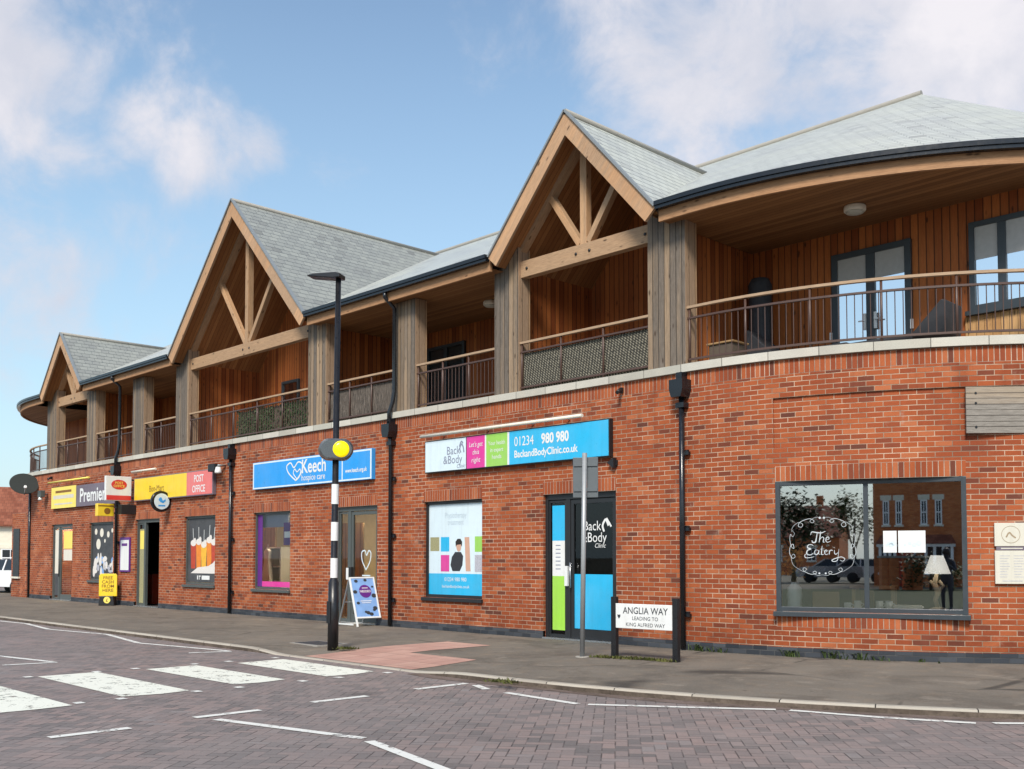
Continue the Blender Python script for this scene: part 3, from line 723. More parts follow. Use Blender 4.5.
# ---------- shop windows and doors
def frame_parts(o, kind):  # local frame: x along, y into building, z up ; returns origin
    return o
def window(key, name='shop_window', mull=(), fm='frame_grey', gm='glass', y0=.06, M=None, rect=None, sill=True, fw=.06, blind=0):
    o = rect or OPEN[key]; x0, x1, z0, z1 = o
    f = MB()
    if M: f.at(*M)
    f.box(x0, x0 + fw, y0, y0 + .08, z0, z1); f.box(x1 - fw, x1, y0, y0 + .08, z0, z1)
    f.box(x0 + fw, x1 - fw, y0, y0 + .08, z1 - fw, z1); f.box(x0 + fw, x1 - fw, y0, y0 + .08, z0, z0 + fw)
    cuts = [x0 + fw]
    for m in mull: f.box(m - fw / 2, m + fw / 2, y0 + .004, y0 + .076, z0 + fw, z1 - fw); cuts += [m - fw / 2, m + fw / 2]
    cuts.append(x1 - fw)
    wn = f.build(name, fm, bld, bevel=.004)
    for i in range(0, len(cuts), 2):
        p = MB()
        if M: p.at(*M)
        p.rect(cuts[i], cuts[i + 1], z0 + fw, z1 - fw, y0 + .04); p.build('pane', gm, wn)
    if sill:
        s = MB()
        if M: s.at(*M)
        s.box(x0 - .03, x1 + .03, y0 - .11, y0 + .03, z0 - .07, z0 - .002); s.build('sill', fm, wn, bevel=.004)
    return wn
window('clinic_w', fm='frame_dark'); window('keech_w', fm='frame_mid', fw=.05); window('po_w', fm='frame_mid'); window('l_w', fm='frame_mid')
E0 = Vector((*Wp(OPEN['eat'][0]), 0)); E1 = Vector((*Wp(OPEN['eat'][1]), 0)); EU = (E1 - E0).normalized(); EN = Vector((-EU.y, EU.x, 0)); EL = (E1 - E0).length
EM = (tuple(E0), tuple(EU), tuple(EN), (0, 0, 1))
window(None, rect=(.0, EL, .66, 2.575), mull=(1.27,), gm='glass_coated', M=EM, y0=-.015, fw=.065)

def door(key, side=.42, fm='frame_dark', gm='glass', gap=.06, opened=False):
    x0, x1, z0, z1 = OPEN[key]; y0 = .06
    f = MB(); fw = .07
    f.box(x0, x0 + fw, y0, y0 + .09, .02, z1); f.box(x1 - fw, x1, y0, y0 + .09, .02, z1); f.box(x0 + fw, x1 - fw, y0, y0 + .09, z1 - .10, z1)
    xm = x0 + fw + side
    f.box(xm, xm + .10, y0 + .003, y0 + .087, .02, z1 - .10)
    d = f.build('shop_door', fm, bld, bevel=.004)
    th = MB(); th.box(x0, x1, -.03, y0 + .12, .003, .03); th.build('threshold', 'steel', d)
    for (a, b, leaf) in ((x0 + fw, xm, False), (xm + .10, x1 - fw, True)):
        if leaf and opened:
            continue
        l = MB(); st = .075 if leaf else .04
        l.box(a, a + st, y0 + .02, y0 + .07, .035, z1 - .11); l.box(b - st, b, y0 + .02, y0 + .07, .035, z1 - .11)
        l.box(a + st, b - st, y0 + .02, y0 + .07, z1 - .11 - st, z1 - .11); l.box(a + st, b - st, y0 + .02, y0 + .07, .035, .20 if leaf else .09)
        l.build('door_leaf' if leaf else 'side_light', fm, d)
        p = MB(); p.rect(a + st, b - st, (.20 if leaf else .09), z1 - .11 - st, y0 + .045); p.build('pane', gm, d)
    return d, xm
# hinged handle plates
d, xm = door('clinic_d', .43)
h = MB(); h.box(xm + .005, xm + .075, .015, .055, .95, 1.30); h.build('handle', 'white', d)
h = MB(); h.tube([(xm + .15, .01, .92), (xm + .15, .01, 1.36)], .014, 8); h.build('handle', 'steel', d)
d, xm = door('keech_d', .36, 'frame_mid')
h = MB(); h.box(xm + .0, xm + .085, .01, .055, .96, 1.22); h.build('handle', 'white', d)
h = MB(); h.box(xm + .11, xm + .2, .0, .07, .94, 1.24); h.build('handle', 'black', d)
d, xm = door('po_d', .40, 'frame_mid', opened=True)
d, xm = door('l_d', .44, 'frame_mid')
h = MB(); h.tube([(xm + .17, .02, .8), (xm + .17, .02, 1.4)], .014, 8); h.build('handle', 'black', d)

# ---------- shop interiors (floor, walls, ceiling)
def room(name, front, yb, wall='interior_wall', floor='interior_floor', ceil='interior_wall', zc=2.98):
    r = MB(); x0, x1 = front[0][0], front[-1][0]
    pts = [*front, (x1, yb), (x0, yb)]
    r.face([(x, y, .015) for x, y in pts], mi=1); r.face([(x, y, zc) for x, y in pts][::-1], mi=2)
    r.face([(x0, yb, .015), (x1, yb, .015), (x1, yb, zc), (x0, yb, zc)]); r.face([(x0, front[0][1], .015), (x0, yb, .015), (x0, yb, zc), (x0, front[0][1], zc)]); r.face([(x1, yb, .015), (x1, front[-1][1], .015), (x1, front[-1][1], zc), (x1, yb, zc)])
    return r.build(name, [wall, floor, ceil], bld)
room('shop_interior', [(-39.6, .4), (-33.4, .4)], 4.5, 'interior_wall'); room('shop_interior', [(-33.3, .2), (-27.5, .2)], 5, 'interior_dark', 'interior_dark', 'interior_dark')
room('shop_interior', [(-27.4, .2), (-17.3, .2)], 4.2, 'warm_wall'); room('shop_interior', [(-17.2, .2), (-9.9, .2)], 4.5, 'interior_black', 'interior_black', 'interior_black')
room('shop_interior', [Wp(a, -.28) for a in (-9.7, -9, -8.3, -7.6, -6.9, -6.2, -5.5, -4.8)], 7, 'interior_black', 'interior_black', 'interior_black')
for x, y in ((-20.3, 1.5), (-24.0, 1.3), (-38.2, 1.4), (-35.5, 1.4)):
    c = MB(); c.lathe([(.24, 2.90), (.24, 2.975)], (x, y, 0), 20); c.build('ceiling_lamp', 'lamp_glow', bld)

# ---------- upstairs doors and windows on the balcony wall
def upper_unit(x0, x1, z0, z1, cuts, name, gm='glass_sky', blindz=0., fw=.075, y=None):
    y = BY - .07 if y is None else y
    f = MB(); f.box(x0, x0 + fw, y, y + .065, z0, z1); f.box(x1 - fw, x1, y, y + .065, z0, z1); f.box(x0 + fw, x1 - fw, y, y + .065, z1 - fw, z1); f.box(x0 + fw, x1 - fw, y, y + .065, z0, z0 + fw)
    e = [x0 + fw]
    for c in cuts: f.box(c - fw * .75, c + fw * .75, y + .003, y + .062, z0 + fw, z1 - fw); e += [c - fw * .75, c + fw * .75]
    e.append(x1 - fw)
    o = f.build(name, 'frame_grey', bld, bevel=.004)
    for i in range(0, len(e), 2):
        p = MB(); p.rect(e[i], e[i + 1], z0 + fw, z1 - fw, y + .035); p.build('pane', gm, o)
        b = MB()
        zb = z1 - fw - blindz
        if blindz: b.rect(e[i], e[i + 1], zb, z1 - fw, y + .030); b.build('blind', 'blind', o)
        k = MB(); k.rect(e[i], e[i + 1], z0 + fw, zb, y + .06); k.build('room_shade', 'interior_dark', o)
    return o
o = upper_unit(-8.46, -7.1, HZ + .07, 6.5, [-7.78], 'french_door', blindz=.42, fw=.10)
for x in (-7.87, -7.69):
    h = MB(); h.box(x - .02, x + .02, BY - .1, BY - .07, 5.15, 5.42); h.beam((x, BY - .11, 5.3), (x + (-.1 if x < -7.78 else .1), BY - .11, 5.3), .02, .02); h.build('handle', 'white', o)
for x in (-8.47, -7.09):
    h = MB(); h.box(x - .02, x + .02, BY - .1, BY - .06, 5.05, 5.2); h.build('hinge', 'white', o)
o = upper_unit(-6.2, -4.62, 5.17, 6.52, [-5.72], 'balcony_window', blindz=.5, fw=.08)
h = MB(); h.box(-6.25, -4.6, BY - .12, BY - .02, 5.10, 5.165); h.build('sill', 'frame_grey', o)
p = MB(); p.box(-6.28, -4.5, BY - .035, BY - .004, HZ + .07, 5.095); p.build('pale_cladding', 'cladding_pale', bld)
for x0, x1, z0 in ((-19.1, -17.75, HZ + .07), (-29.05, -27.85, HZ + .07)): upper_unit(x0, x1, z0, 6.5, [(x0 + x1) / 2], 'french_door', gm='glass')
upper_unit(-25.7, -24.8, HZ + .07, 6.5, [], 'glazed_door', gm='glass_coated'); upper_unit(-15.35, -14.45, HZ + .07, 6.48, [], 'glazed_door', gm='glass_coated'); upper_unit(-11.6, -10.9, 5.3, 6.4, [], 'balcony_window', gm='glass')
for (x, y), lb in (((-7.52, 1.42), 'round white soffit light above the curved corner balcony'), ((-15.75, 1.4), 'round white soffit light over the balcony left of the right gable')):
    l = thing('soffit_light', (x, y, 6.875), lb, 'light', 'soffit lights')
    k = MB(); k.lathe([(.155, 6.875), (.165, 6.86), (.165, 6.80), (.15, 6.785)], (x, y, 0), 24); k.build('rim', 'white_warm', l)
    k = MB(); k.lathe([(.14, 6.786), (.13, 6.765), (.07, 6.75), (.0, 6.745)], (x, y, 0), 24); k.build('diffuser', 'soffit_lamp', l)
# ------------------------------------------------------------------ ground, road, pavement
ROADZ = -.07; KO = 4.6
def sst(a, b, x): t = max(0, min(1, (x - a) / (b - a))); return t * t * (3 - 2 * t)
def pz(a, off): return -.058 * sst(-15.0, -13.9, a) * (1 - sst(-10.9, -9.6, a)) * sst(3.0, 4.55, off)
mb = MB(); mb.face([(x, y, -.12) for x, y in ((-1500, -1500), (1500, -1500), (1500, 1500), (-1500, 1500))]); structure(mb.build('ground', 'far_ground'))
mb = MB(); mb.face([(x, y, ROADZ) for x, y in ((-75, -15.2), (60, -15.2), (60, 45), (-75, 45))]); structure(mb.build('road', 'paving_blocks'))
ground_mat('shadow_green', (.03, .045, .014), (.045, .06, .02), (.05, .05, .025), .6, 30, .8)
mb = MB(); mb.face([(x, y, ROADZ + .01) for x, y in ((-75, -34), (60, -34), (60, -15.2), (-75, -15.2))]); structure(mb.build('shadow_sheet', 'shadow_green'))  # added dark green sheet standing in for the building's shadow on the road
mb = MB(); offs = [-.3, .0, .5, 1, 1.5, 2, 2.5, 3, 3.3, 3.6, 3.9, 4.2, 4.4, KO]
A = sorted(set(a_list(AL + 4, AR - 4, (), .5) + arange(-15.2, -9.6, .2)))
for p, q in zip(A, A[1:]):
    for o0, o1 in zip(offs, offs[1:]): mb.face([W3(p, pz(p, o1), o1), W3(q, pz(q, o1), o1), W3(q, pz(q, o0), o0), W3(p, pz(p, o0), o0)])
structure(mb.build('pavement', 'tarmac', merge=True))
mb = MB()
for p, q in zip(A, A[1:]):
    zp, zq = pz(p, KO) + .003, pz(q, KO) + .003; k = KO + .105; f = 1 + 4.6 / RAD if (p > XR or p < XL) else 1
    u0, u1 = p * f, q * f
    mb.face([W3(p, zp, k - .015), W3(q, zq, k - .015), W3(q, zq, KO), W3(p, zp, KO)], [(u0, .3), (u1, .3), (u1, .5), (u0, .5)])
    mb.face([W3(p, zp - .022, k), W3(q, zq - .022, k), W3(q, zq, k - .015), W3(p, zp, k - .015)], [(u0, .2), (u1, .2), (u1, .3), (u0, .3)])
    mb.face([W3(p, -.13, k), W3(q, -.13, k), W3(q, zq - .022, k), W3(p, zp - .022, k)], [(u0, .0), (u1, .0), (u1, .2), (u0, .2)], 1)
structure(mb.build('kerb', ['kerb', 'kerb_stained']))
mb = MB()
for p, q in zip(A, A[1:]):
    if q > -10.6 and p < 5:
        mb.face([W3(p, ROADZ + .003, KO + .30 + .05 * math.sin(p * 3)), W3(q, ROADZ + .003, KO + .30 + .05 * math.sin(q * 3)), W3(q, ROADZ + .003, KO + .12), W3(p, ROADZ + .003, KO + .12)])
structure(mb.build('gutter_channel', 'channel_dirt'))
tp = MB()
for x in arange(-13.5, -10.9, .25)[:-1]:
    for o0, o1 in ((3.4, 3.8), (3.8, 4.2), (4.2, 4.58)):
        x1 = x + .25; tp.face([(x, -o1, pz(x, o1) + .005), (x1, -o1, pz(x1, o1) + .005), (x1, -o0, pz(x1, o0) + .005), (x, -o0, pz(x, o0) + .005)])
tp.face([(x, y, pz(x, -y) + .005) for x, y in ((-13.5, -3.0), (-12.4, -3.0), (-12.4, -1.7), (-13.5, -1.7))]); tp.face([(x, y, pz(x, -y) + .005) for x, y in ((-13.5, -3.4), (-12.4, -3.4), (-12.4, -3.0), (-13.5, -3.0))])
structure(tp.build('tactile_paving', 'tactile'))
# road markings
MZ = ROADZ + .006
def line(mb, p, q, w_):
    p, q = Vector((*p, 0)), Vector((*q, 0)); d = (q - p).normalized(); e = Vector((-d.y, d.x, 0)) * w_ / 2
    mb.face([(v.x, v.y, MZ) for v in (p - e, q - e, q + e, p + e)])
zb = MB()
for y0, y1, x0, x1 in ((-9.85, -9.12, -13.5, -10.75), (-8.45, -7.7, -13.6, -11.0), (-7.08, -6.35, -13.5, -11.15), (-5.78, -5.02, -13.4, -11.1), (-11.3, -10.55, -13.5, -10.8)):
    j = lambda: random.uniform(-.04, .04)
    pts = [(x0 + j(), y0), (x1 + j(), y0 + j()), (x1 + .05, (y0 + y1) / 2 + j()), (x1 + j(), y1), (x0 + j(), y1 + j())]
    zb.face([(x, y, MZ) for x, y in pts])
structure(zb.build('zebra_stripes', 'zebra_paint'))
rm = MB()
for x in (-13.68, -10.88):
    for y in (-10.2, -9.0, -8.55, -7.68, -7.15, -6.28, -5.75, -4.98): rm.box(x - .06, x + .06, y - .06, y + .06, MZ - .001, MZ + .0005) if False else rm.face([(x - .065, y - .05, MZ), (x + .065, y - .05, MZ), (x + .065, y + .05, MZ), (x - .065, y + .05, MZ)])
for y0, y1, x in ((-11.5, -10.75, -8.95), (-9.99, -9.29, -8.97), (-8.6, -7.9, -9.12), (-7.23, -6.52, -9.22), (-5.78, -5.0, -9.3)): line(rm, (x, y0), (x, y1), .11)
line(rm, (-9.1, -5.03), (-8.72, -5.2), .10)
for p, q in (((-8.88, -8.50), (-7.09, -8.11)), ((-6.95, -8.15), (-5.6, -8.46)), ((-5.5, -8.43), (-4.0, -8.0))): line(rm, p, q, .10)
for p, q in (((-17.6, -8.02), (-15.4, -7.62)), ((-15.42, -8.3), (-15.28, -7.6)), ((-19.4, -7.6), (-17.7, -8.0))): line(rm, p, q, .10)
zk = [(-28.5, -5.02), (-26.33, -4.95), (-24.7, -4.83), (-22.4, -5.15), (-20.1, -4.86), (-17.7, -5.30), (-15.2, -4.92)]
for i, (p, q) in enumerate(zip(zk, zk[1:])): line(rm, p, q, .10 if i % 2 else .10)
line(rm, (-15.32, -5.55), (-15.1, -4.92), .10)
def arcline(a0, a1, off, w_):
    B = arange(a0, a1, .15)
    for p, q in zip(B, B[1:]):
        rm.face([W3(p, MZ, off), W3(q, MZ, off), W3(q, MZ, off - w_), W3(p, MZ, off - w_)])
for p, q in (((-8.34, -5.27), (-7.21, -5.33)), ((-7.13, -5.27), (-5.58, -4.17 - .03)), ((-5.46, -4.11), (-3.85, -3.63)), ((-3.74, -3.52), (-2.4, -2.3))): pass
for p, q in (((-8.36, -5.24), (-7.20, -5.32)), ((-7.10, -5.27), (-6.3, -4.72)), ((-6.3, -4.72), (-5.56, -4.19)), ((-5.44, -4.13), (-4.6, -3.92)), ((-4.6, -3.92), (-3.83, -3.62)), ((-3.72, -3.50), (-2.9, -2.75))): line(rm, p, q, .095)
structure(rm.build('road_markings', 'road_paint'))
cv = thing('inspection_cover', (-14.75, -3.5, .004), 'dark rectangular inspection cover set in the pavement beside the striped crossing pole', 'cover')
c = MB(); c.box(-.42, .42, -.30, .30, -.02, .003); o = c.build('frame', 'concrete', cv, org=(0, 0, 0))
c = MB(); c.box(-.36, .36, -.24, .24, -.01, .007); c.build('lid', 'charcoal', cv, org=(0, 0, 0))

# ------------------------------------------------------------------ street furniture
BX, BYY = -13.86, -3.85
b = thing('belisha_beacon', (BX + .02, BYY + .02, -.05), 'black and white striped crossing pole with yellow globe and street lantern on top', 'crossing light')
b.rotation_euler = (-.0055, .0055, 0)
def T(dx=0, z=0): return (dx, 0, z + .05)
c = MB(); c.tube([(0, 0, .0), (0, 0, 1.10)], .088, 16); c.tube([(0, 0, 1.10), (0, 0, 1.17)], [.088, .056], 16); c.tube([(0, 0, 1.17), (0, 0, 6.02)], [.056, .045], 16); c.box(-.05, .05, -.097, -.085, .45, .8); c.build('pole', 'black_metal', b, org=(0, 0, 0))
for z0, z1 in ((1.175, 1.49), (1.77, 2.07), (2.36, 2.68)):
    c = MB(); c.tube([(0, 0, z0), (0, 0, z1)], .0595, 16, caps=False); c.build('white_band', 'white', b, org=(0, 0, 0))
fd = Vector((.86, -.51, 0)).normalized(); sd_ = Vector((-fd.y, fd.x, 0))
c = MB(); c.at((0, 0, 3.24), tuple(sd_), tuple(-fd), (0, 0, 1))
n = 28
def pill(k, r, hx):
    a = 2 * math.pi * k / n; x = math.cos(a) * r; z = math.sin(a) * r * .98; return (x + (hx if x > 1e-6 else -hx if x < -1e-6 else 0), z)
rings = [(.145, -.13), (.175, -.11), (.178, .10), (.15, .13)]
for (r0, y0), (r1, y1) in zip(rings, rings[1:]):
    for k in range(n):
        p0, p1, p2, p3 = pill(k, r0, .10), pill(k + 1, r0, .10), pill(k + 1, r1, .10), pill(k, r1, .10)
        c.face([(p0[0], y0, p0[1]), (p1[0], y0, p1[1]), (p2[0], y1, p2[1]), (p3[0], y1, p3[1])], smooth=False)
c.face([(*pill(k, .145, .10)[:1], -.13, pill(k, .145, .10)[1]) for k in range(n)]); c.face([(pill(k, .15, .10)[0], .13, pill(k, .15, .10)[1]) for k in range(n)][::-1])
c.build('beacon_housing', 'charcoal_metal', b, org=(0, 0, 0))
c = MB(); c.at((0, 0, 3.24), tuple(sd_), (0, 0, 1), tuple(fd)); c.lathe([(.132, .12), (.132, .14), (.12, .165), (.08, .18), (.0, .188)], (0.075, 0, 0), 28); c.lathe([(.143, -.12), (.143, -.15), (.09, -.21), (0, -.23)][::-1], (0, 0, 0), 28); c.build('beacon_globe', 'lens_yellow', b, org=(0, 0, 0))
c = MB(); c.prism([(-.10, -.03), (.06, -.05), (.55, .02), (.58, .05), (.5, .075), (0, .085), (-.1, .05)], -.13, .13)
hd = Vector((-.86, -.51, 0)); hp = Vector((-hd.y, hd.x, 0))
c2 = MB(); c2.at((0, 0, 6.06), tuple(hd), tuple(hp), (0, 0, 1)); c2.prism([(-.07, -.03), (.06, -.035), (.46, .015), (.52, .035), (.46, .05), (0, .06), (-.07, .04)], -.12, .12); o = c2.build('street_lantern', 'black_metal', b, org=(0, 0, 0), bevel=.012)
c2 = MB(); c2.at((0, 0, 6.06), tuple(hd), tuple(hp), (0, 0, 1)); c2.box(.02, .44, -.10, .10, .058, .072); c2.build('lantern_cover', 'post_grey', o, org=(0, 0, 0), bevel=.008)

sp = thing('sign_post', (-10.06, -2.07, 0), 'pale grey road sign post showing the dark grey back of its plate', 'road sign')
c = MB(); c.tube([(0, 0, 0), (.06, 0, 2.98)], .036, 14); c.build('post', 'post_grey', sp, org=(0, 0, 0))
c = MB(); c.tube([(0, 0, -.01), (0, 0, .012)], .10, 14); c.build('footing', 'concrete', sp, org=(0, 0, 0))
pd = Vector((.80, .60, 0)); pn = Vector((.60, -.80, 0))
c = MB(); c.at((.05, .05, 0), tuple(pd), tuple(-pn), (0, 0, 1))
for x0, x1 in ((-.20, -.018), (.005, .17)): c.box(x0, x1, .0, .014, 2.33, 2.92)
c.build('sign_plate', 'sign_back', sp, org=(0, 0, 0), bevel=.004)
c = MB(); c.at((.05, .05, 0), tuple(pd), tuple(-pn), (0, 0, 1)); c.box(-.185, .16, -.018, -.002, 2.42, 2.47); c.box(-.185, .16, -.018, -.002, 2.79, 2.84); c.build('channel', 'sign_back', sp, org=(0, 0, 0))

ss = thing('street_name_sign', (-9.22, -1.715, 0), 'white street name plate reading ANGLIA WAY between two black posts', 'street sign')
u = Vector((1.06, .07, 0)).normalized(); nn = Vector((-u.y, u.x, 0))
for x in (-.50, .555):
    c = MB(); c.at((0, 0, 0), tuple(u), tuple(nn), (0, 0, 1)); c.box(x - .042, x + .042, -.03, .05, -.03, .88); c.build('post', 'black_metal', ss, org=(0, 0, 0), bevel=.006)
c = MB(); c.at((0, 0, 0), tuple(u), tuple(nn), (0, 0, 1)); c.box(-.462, .513, -.022, .012, .43, .785); pl_ = c.build('name_plate', 'white', ss, org=(0, 0, 0), bevel=.006)
c = MB(); c.at((0, 0, 0), tuple(u), tuple(nn), (0, 0, 1))
c.text('ANGLIA WAY', .055, .645, .135, -.0245, 0, 'CENTER', .92, 0, .0008); c.text('LEADING TO', .055, .555, .075, -.0245, 0, 'CENTER', 1.02); c.text('KING ALFRED WAY', .055, .465, .075, -.0245, 0, 'CENTER', 1.02)
c.poly([(-.425, .63), (-.425, .60), (-.40, .565), (-.375, .60), (-.375, .63), (-.4, .62)][::-1], -.0245); c.build('lettering', 'text_dark', pl_, org=(0, 0, 0))

def a_board(name, loc, yaw, label, cat):
    r = thing(name, loc, label, cat); r.rotation_euler = (0, 0, yaw); return r
ab = a_board('pavement_board', (-17.98, -.30, 0), R_(82), 'leaning white framed pavement board with pale blue poster, beside the charity shop door', 'pavement sign')
tl = math.tan(R_(21)); ct = Vector((0, -math.sin(R_(21)), -math.cos(R_(21))))
def face_frame(c): return c.at((0, 0, 1.03), (1, 0, 0), (0, math.cos(R_(21)), -math.sin(R_(21))), (0, math.sin(R_(21)), math.cos(R_(21))))
Z0 = Vector((0, 0, 0))
c = face_frame(MB()); c.box(-.30, -.265, -.015, .02, -1.10, 0); c.box(.265, .30, -.015, .02, -.92, 0); c.box(-.265, .265, -.015, .02, -.03, 0); c.box(-.265, .265, -.015, .02, -.92, -.885); c.build('frame', 'white', ab, org=Z0, bevel=.004)
c = face_frame(MB()); c.rect(-.265, .265, -.885, -.03, -.004); pb = c.build('poster', 'aqua', ab, org=Z0)
c = face_frame(MB()); c.disc(.03, -.32, .145, -.008); c.build('badge', 'purple', pb, org=Z0)
c = face_frame(MB())
for x, z, r in ((-.15, -.09, .045), (.07, -.07, .04), (.22, -.42, .06), (-.21, -.33, .05), (-.18, -.58, .04), (.20, -.70, .055), (.02, -.80, .05), (.09, -.83, .05), (.215, -.22, .03), (.17, -.74, .035), (-.03, -.78, .035)): c.disc(x, z, r, -.0075 - .0002 * r * 10, 9, 0, r * .8)
c.build('blotch', 'charcoal', pb, org=Z0)
c = face_frame(MB()); c.text('NEEDED', .03, -.345, .07, -.0105, 0, 'CENTER', 1, 0, .001); c.rect(-.04, .10, -.255, -.24, -.0105); c.rect(-.12, .14, -.545, -.53, -.0105); c.rect(-.10, .12, -.585, -.572, -.0105); c.build('lettering', 'white', pb, org=Z0)
c = MB(); c.beam((-.28, .02, 1.0), (-.28, .48, .0), .028, .022, (0, 1, 0)); c.beam((.28, .02, 1.0), (.28, .48, .0), .028, .022, (0, 1, 0)); c.beam((-.28, .25, .5), (.28, .25, .5), .02, .02); c.build('rear_leg', 'post_grey', ab, org=Z0)
c = MB(); c.beam((-.29, -.2, .04), (-.29, .5, .03), .025, .03); c.beam((-.29, .49, .02), (.31, .49, .02), .03, .03); c.build('base_bar', 'white', ab, org=Z0)
yb_ = a_board('cash_sign_board', (-30.85, -.38, 0), R_(48), 'yellow free cash pavement sign with black base in front of the shop window', 'pavement sign')
c = MB(); c.prism([(-.27, .28), (.27, .28), (.27, .90), (.22, .96), (-.22, .96), (-.27, .90)], -.035, .035); bd = c.build('panel', 'yellow', yb_, org=Z0, bevel=.01)
c = MB(); c.prism([(-.24, .0), (.24, .0), (.20, .29), (-.20, .29)], -.16, .12); bs = c.build('base', 'black', yb_, org=Z0, bevel=.02)
c = MB(); c.disc(.02, .17, .10, -.163); c.build('cash_symbol', 'yellow_pale', bs, org=Z0)
c = MB()
for i, s in enumerate(('FREE', 'CASH', 'FROM', 'HERE')): c.text(s, 0, .79 - i * .125, .135, -.038, 0, 'CENTER', 1.05, 0, .002)
c.text('£', .02, .12, .13, -.166, 0, 'CENTER', 1, 0, .002); c.build('lettering', 'text_brown', bd, org=Z0)

# ------------------------------------------------------------------ signs on the wall
def wall_sign(name, x0, x1, z0, z1, mat, label, cat, y0=-.10, y1=-.006, edge='black', d=.0):
    r = thing(name, ((x0 + x1) / 2, 0, (z0 + z1) / 2), label, cat)
    c = MB(); c.box(x0, x1, y0, y1, z0, z1); c.build('sign_case', edge, r, bevel=.004); return r
cs = wall_sign('shop_sign', -16.1, -11.2, 3.15, 3.80, 'black', 'long clinic sign in white, pink, green and bright blue with a phone number', 'sign')
Y = -.104
def panel(r, name, x0, x1, z0, z1, mat, y=Y): c = MB(); c.rect(x0, x1, z0, z1, y); return c.build(name, mat, r)
p1 = panel(cs, 'logo_panel', -16.08, -14.84, 3.17, 3.78, 'pale_blue'); p2 = panel(cs, 'pink_panel', -14.82, -14.30, 3.17, 3.78, 'pink_sign'); p3 = panel(cs, 'green_panel', -14.26, -13.68, 3.17, 3.78, 'green_sign'); p4 = panel(cs, 'blue_panel', -13.63, -11.22, 3.17, 3.78, 'cyan_sign')
panel(cs, 'divider', -13.68, -13.63, 3.17, 3.78, 'white', Y - .001); panel(cs, 'divider', -14.30, -14.26, 3.17, 3.78, 'white', Y - .001)
L = lambda body, x, z, s, mat, r, **k: None
def letters(r, items, mat, y=Y - .003, org=None):
    c = MB()
    for it in items:
        body, x, z, s = it[:4]; kw = it[4] if len(it) > 4 else {}
        c.text(body, x, z, s, y, 0, **kw)
    return c.build('lettering', mat, r)
CE = dict(align='CENTER')
letters(p1, [('Back', -15.42, 3.48, .23, dict(align='LEFT', sx=.92)), ('&Body', -15.52, 3.30, .23, dict(align='LEFT', sx=.92)), ('Clinic', -15.12, 3.20, .11, dict(shear=.3))], 'text_grey')
c = MB(); c.stroke([(-14.99, 3.50), (-15.02, 3.58), (-14.97, 3.66), (-14.92, 3.60), (-14.90, 3.50)], .03, Y - .003); c.stroke([(-15.03, 3.62), (-14.98, 3.71), (-14.93, 3.68)], .03, Y - .003); c.build('emblem', 'text_grey', p1)
letters(p2, [("Let's get", -14.56, 3.58, .135, dict(align='CENTER', sx=.85, shear=.2)), ('this', -14.56, 3.43, .135, dict(align='CENTER', shear=.2)), ('right', -14.56, 3.28, .135, dict(align='CENTER', shear=.2))], 'white')
letters(p3, [('Your health', -13.97, 3.57, .115, dict(align='CENTER', sx=.85)), ('in expert', -13.97, 3.44, .115, dict(align='CENTER', sx=.85)), ('hands', -13.97, 3.31, .115, CE)], 'white')
letters(p4, [('01234', -13.5, 3.50, .25, dict(sx=.82)), ('BackandBodyClinic.co.uk', -13.5, 3.29, .185, dict(sx=.84, bold=.004))], 'white')
letters(p4, [('980 980', -12.80, 3.50, .25, dict(sx=.82, bold=.009))], 'white')
def trough(x0, x1, z, label, mat='white_warm', brackets=()):
    r = thing('trough_light', ((x0 + x1) / 2, -.15, z), label, 'sign light')
    c = MB(); c.tube([(x0, -.17, z), (x1, -.17, z)], .032, 8); c.build('tube', mat, r)
    for x in brackets:
        c = MB(); c.tube([(x, -.17, z), (x, -.1, z + .03), (x, -.005, z - .02)], .014, 6); c.build('bracket', mat, r)
trough(-16.15, -11.75, 3.895, 'long white trough light above the clinic sign', brackets=(-15.6, -14.3, -13.1, -12.2))
trough(-29.8, -28.2, 4.0, 'short white trough light above the yellow shop sign left of the round sign', brackets=(-29.5, -28.5)); trough(-36.5, -33.0, 4.02, 'yellowish trough light above the purple grey shop sign', 'yellow_pale', brackets=(-36.2, -34.8, -33.4))
ks = wall_sign('shop_sign', -22.88, -17.9, 3.14, 3.81, 'blue', 'wide blue charity shop sign with white heart outlines and a pale border', 'sign', edge='blue_sign')
panel(ks, 'border', -22.87, -17.91, 3.15, 3.80, 'pale_blue', Y + .001)
kp = panel(ks, 'blue_panel', -22.82, -17.96, 3.185, 3.765, 'blue_sign')
panel(ks, 'divider', -19.02, -18.98, 3.185, 3.765, 'pale_blue', Y - .001)
letters(kp, [('Keech', -20.66, 3.43, .45, dict(sx=.9, bold=.008)), ('hospice care', -20.66, 3.25, .205, dict(sx=.95, bold=.001)), ('www.keech.org.uk', -18.88, 3.33, .13, dict(sx=.82, bold=.003))], 'white')
c = MB(); c.stroke([(-20.90, 3.27), (-21.20, 3.45), (-21.30, 3.62), (-21.13, 3.70), (-20.98, 3.58), (-20.80, 3.70), (-20.62, 3.64), (-20.64, 3.48), (-20.76, 3.34), (-20.90, 3.27)], .035, Y - .003)
c.stroke([(-20.84, 3.30), (-21.00, 3.44), (-20.94, 3.54), (-20.84, 3.47), (-20.72, 3.53), (-20.70, 3.42), (-20.84, 3.30)], .028, Y - .0045); c.build('heart_emblem', 'white', kp)
po = wall_sign('shop_sign', -29.78, -24.93, 3.12, 3.80, 'x', 'yellow shop sign with a coral red end panel above the open doorway', 'sign', edge='purple_grey')
pa = panel(po, 'yellow_panel', -29.74, -26.42, 3.15, 3.78, 'yellow'); pb2 = panel(po, 'coral_panel', -26.42, -24.97, 3.15, 3.78, 'coral')
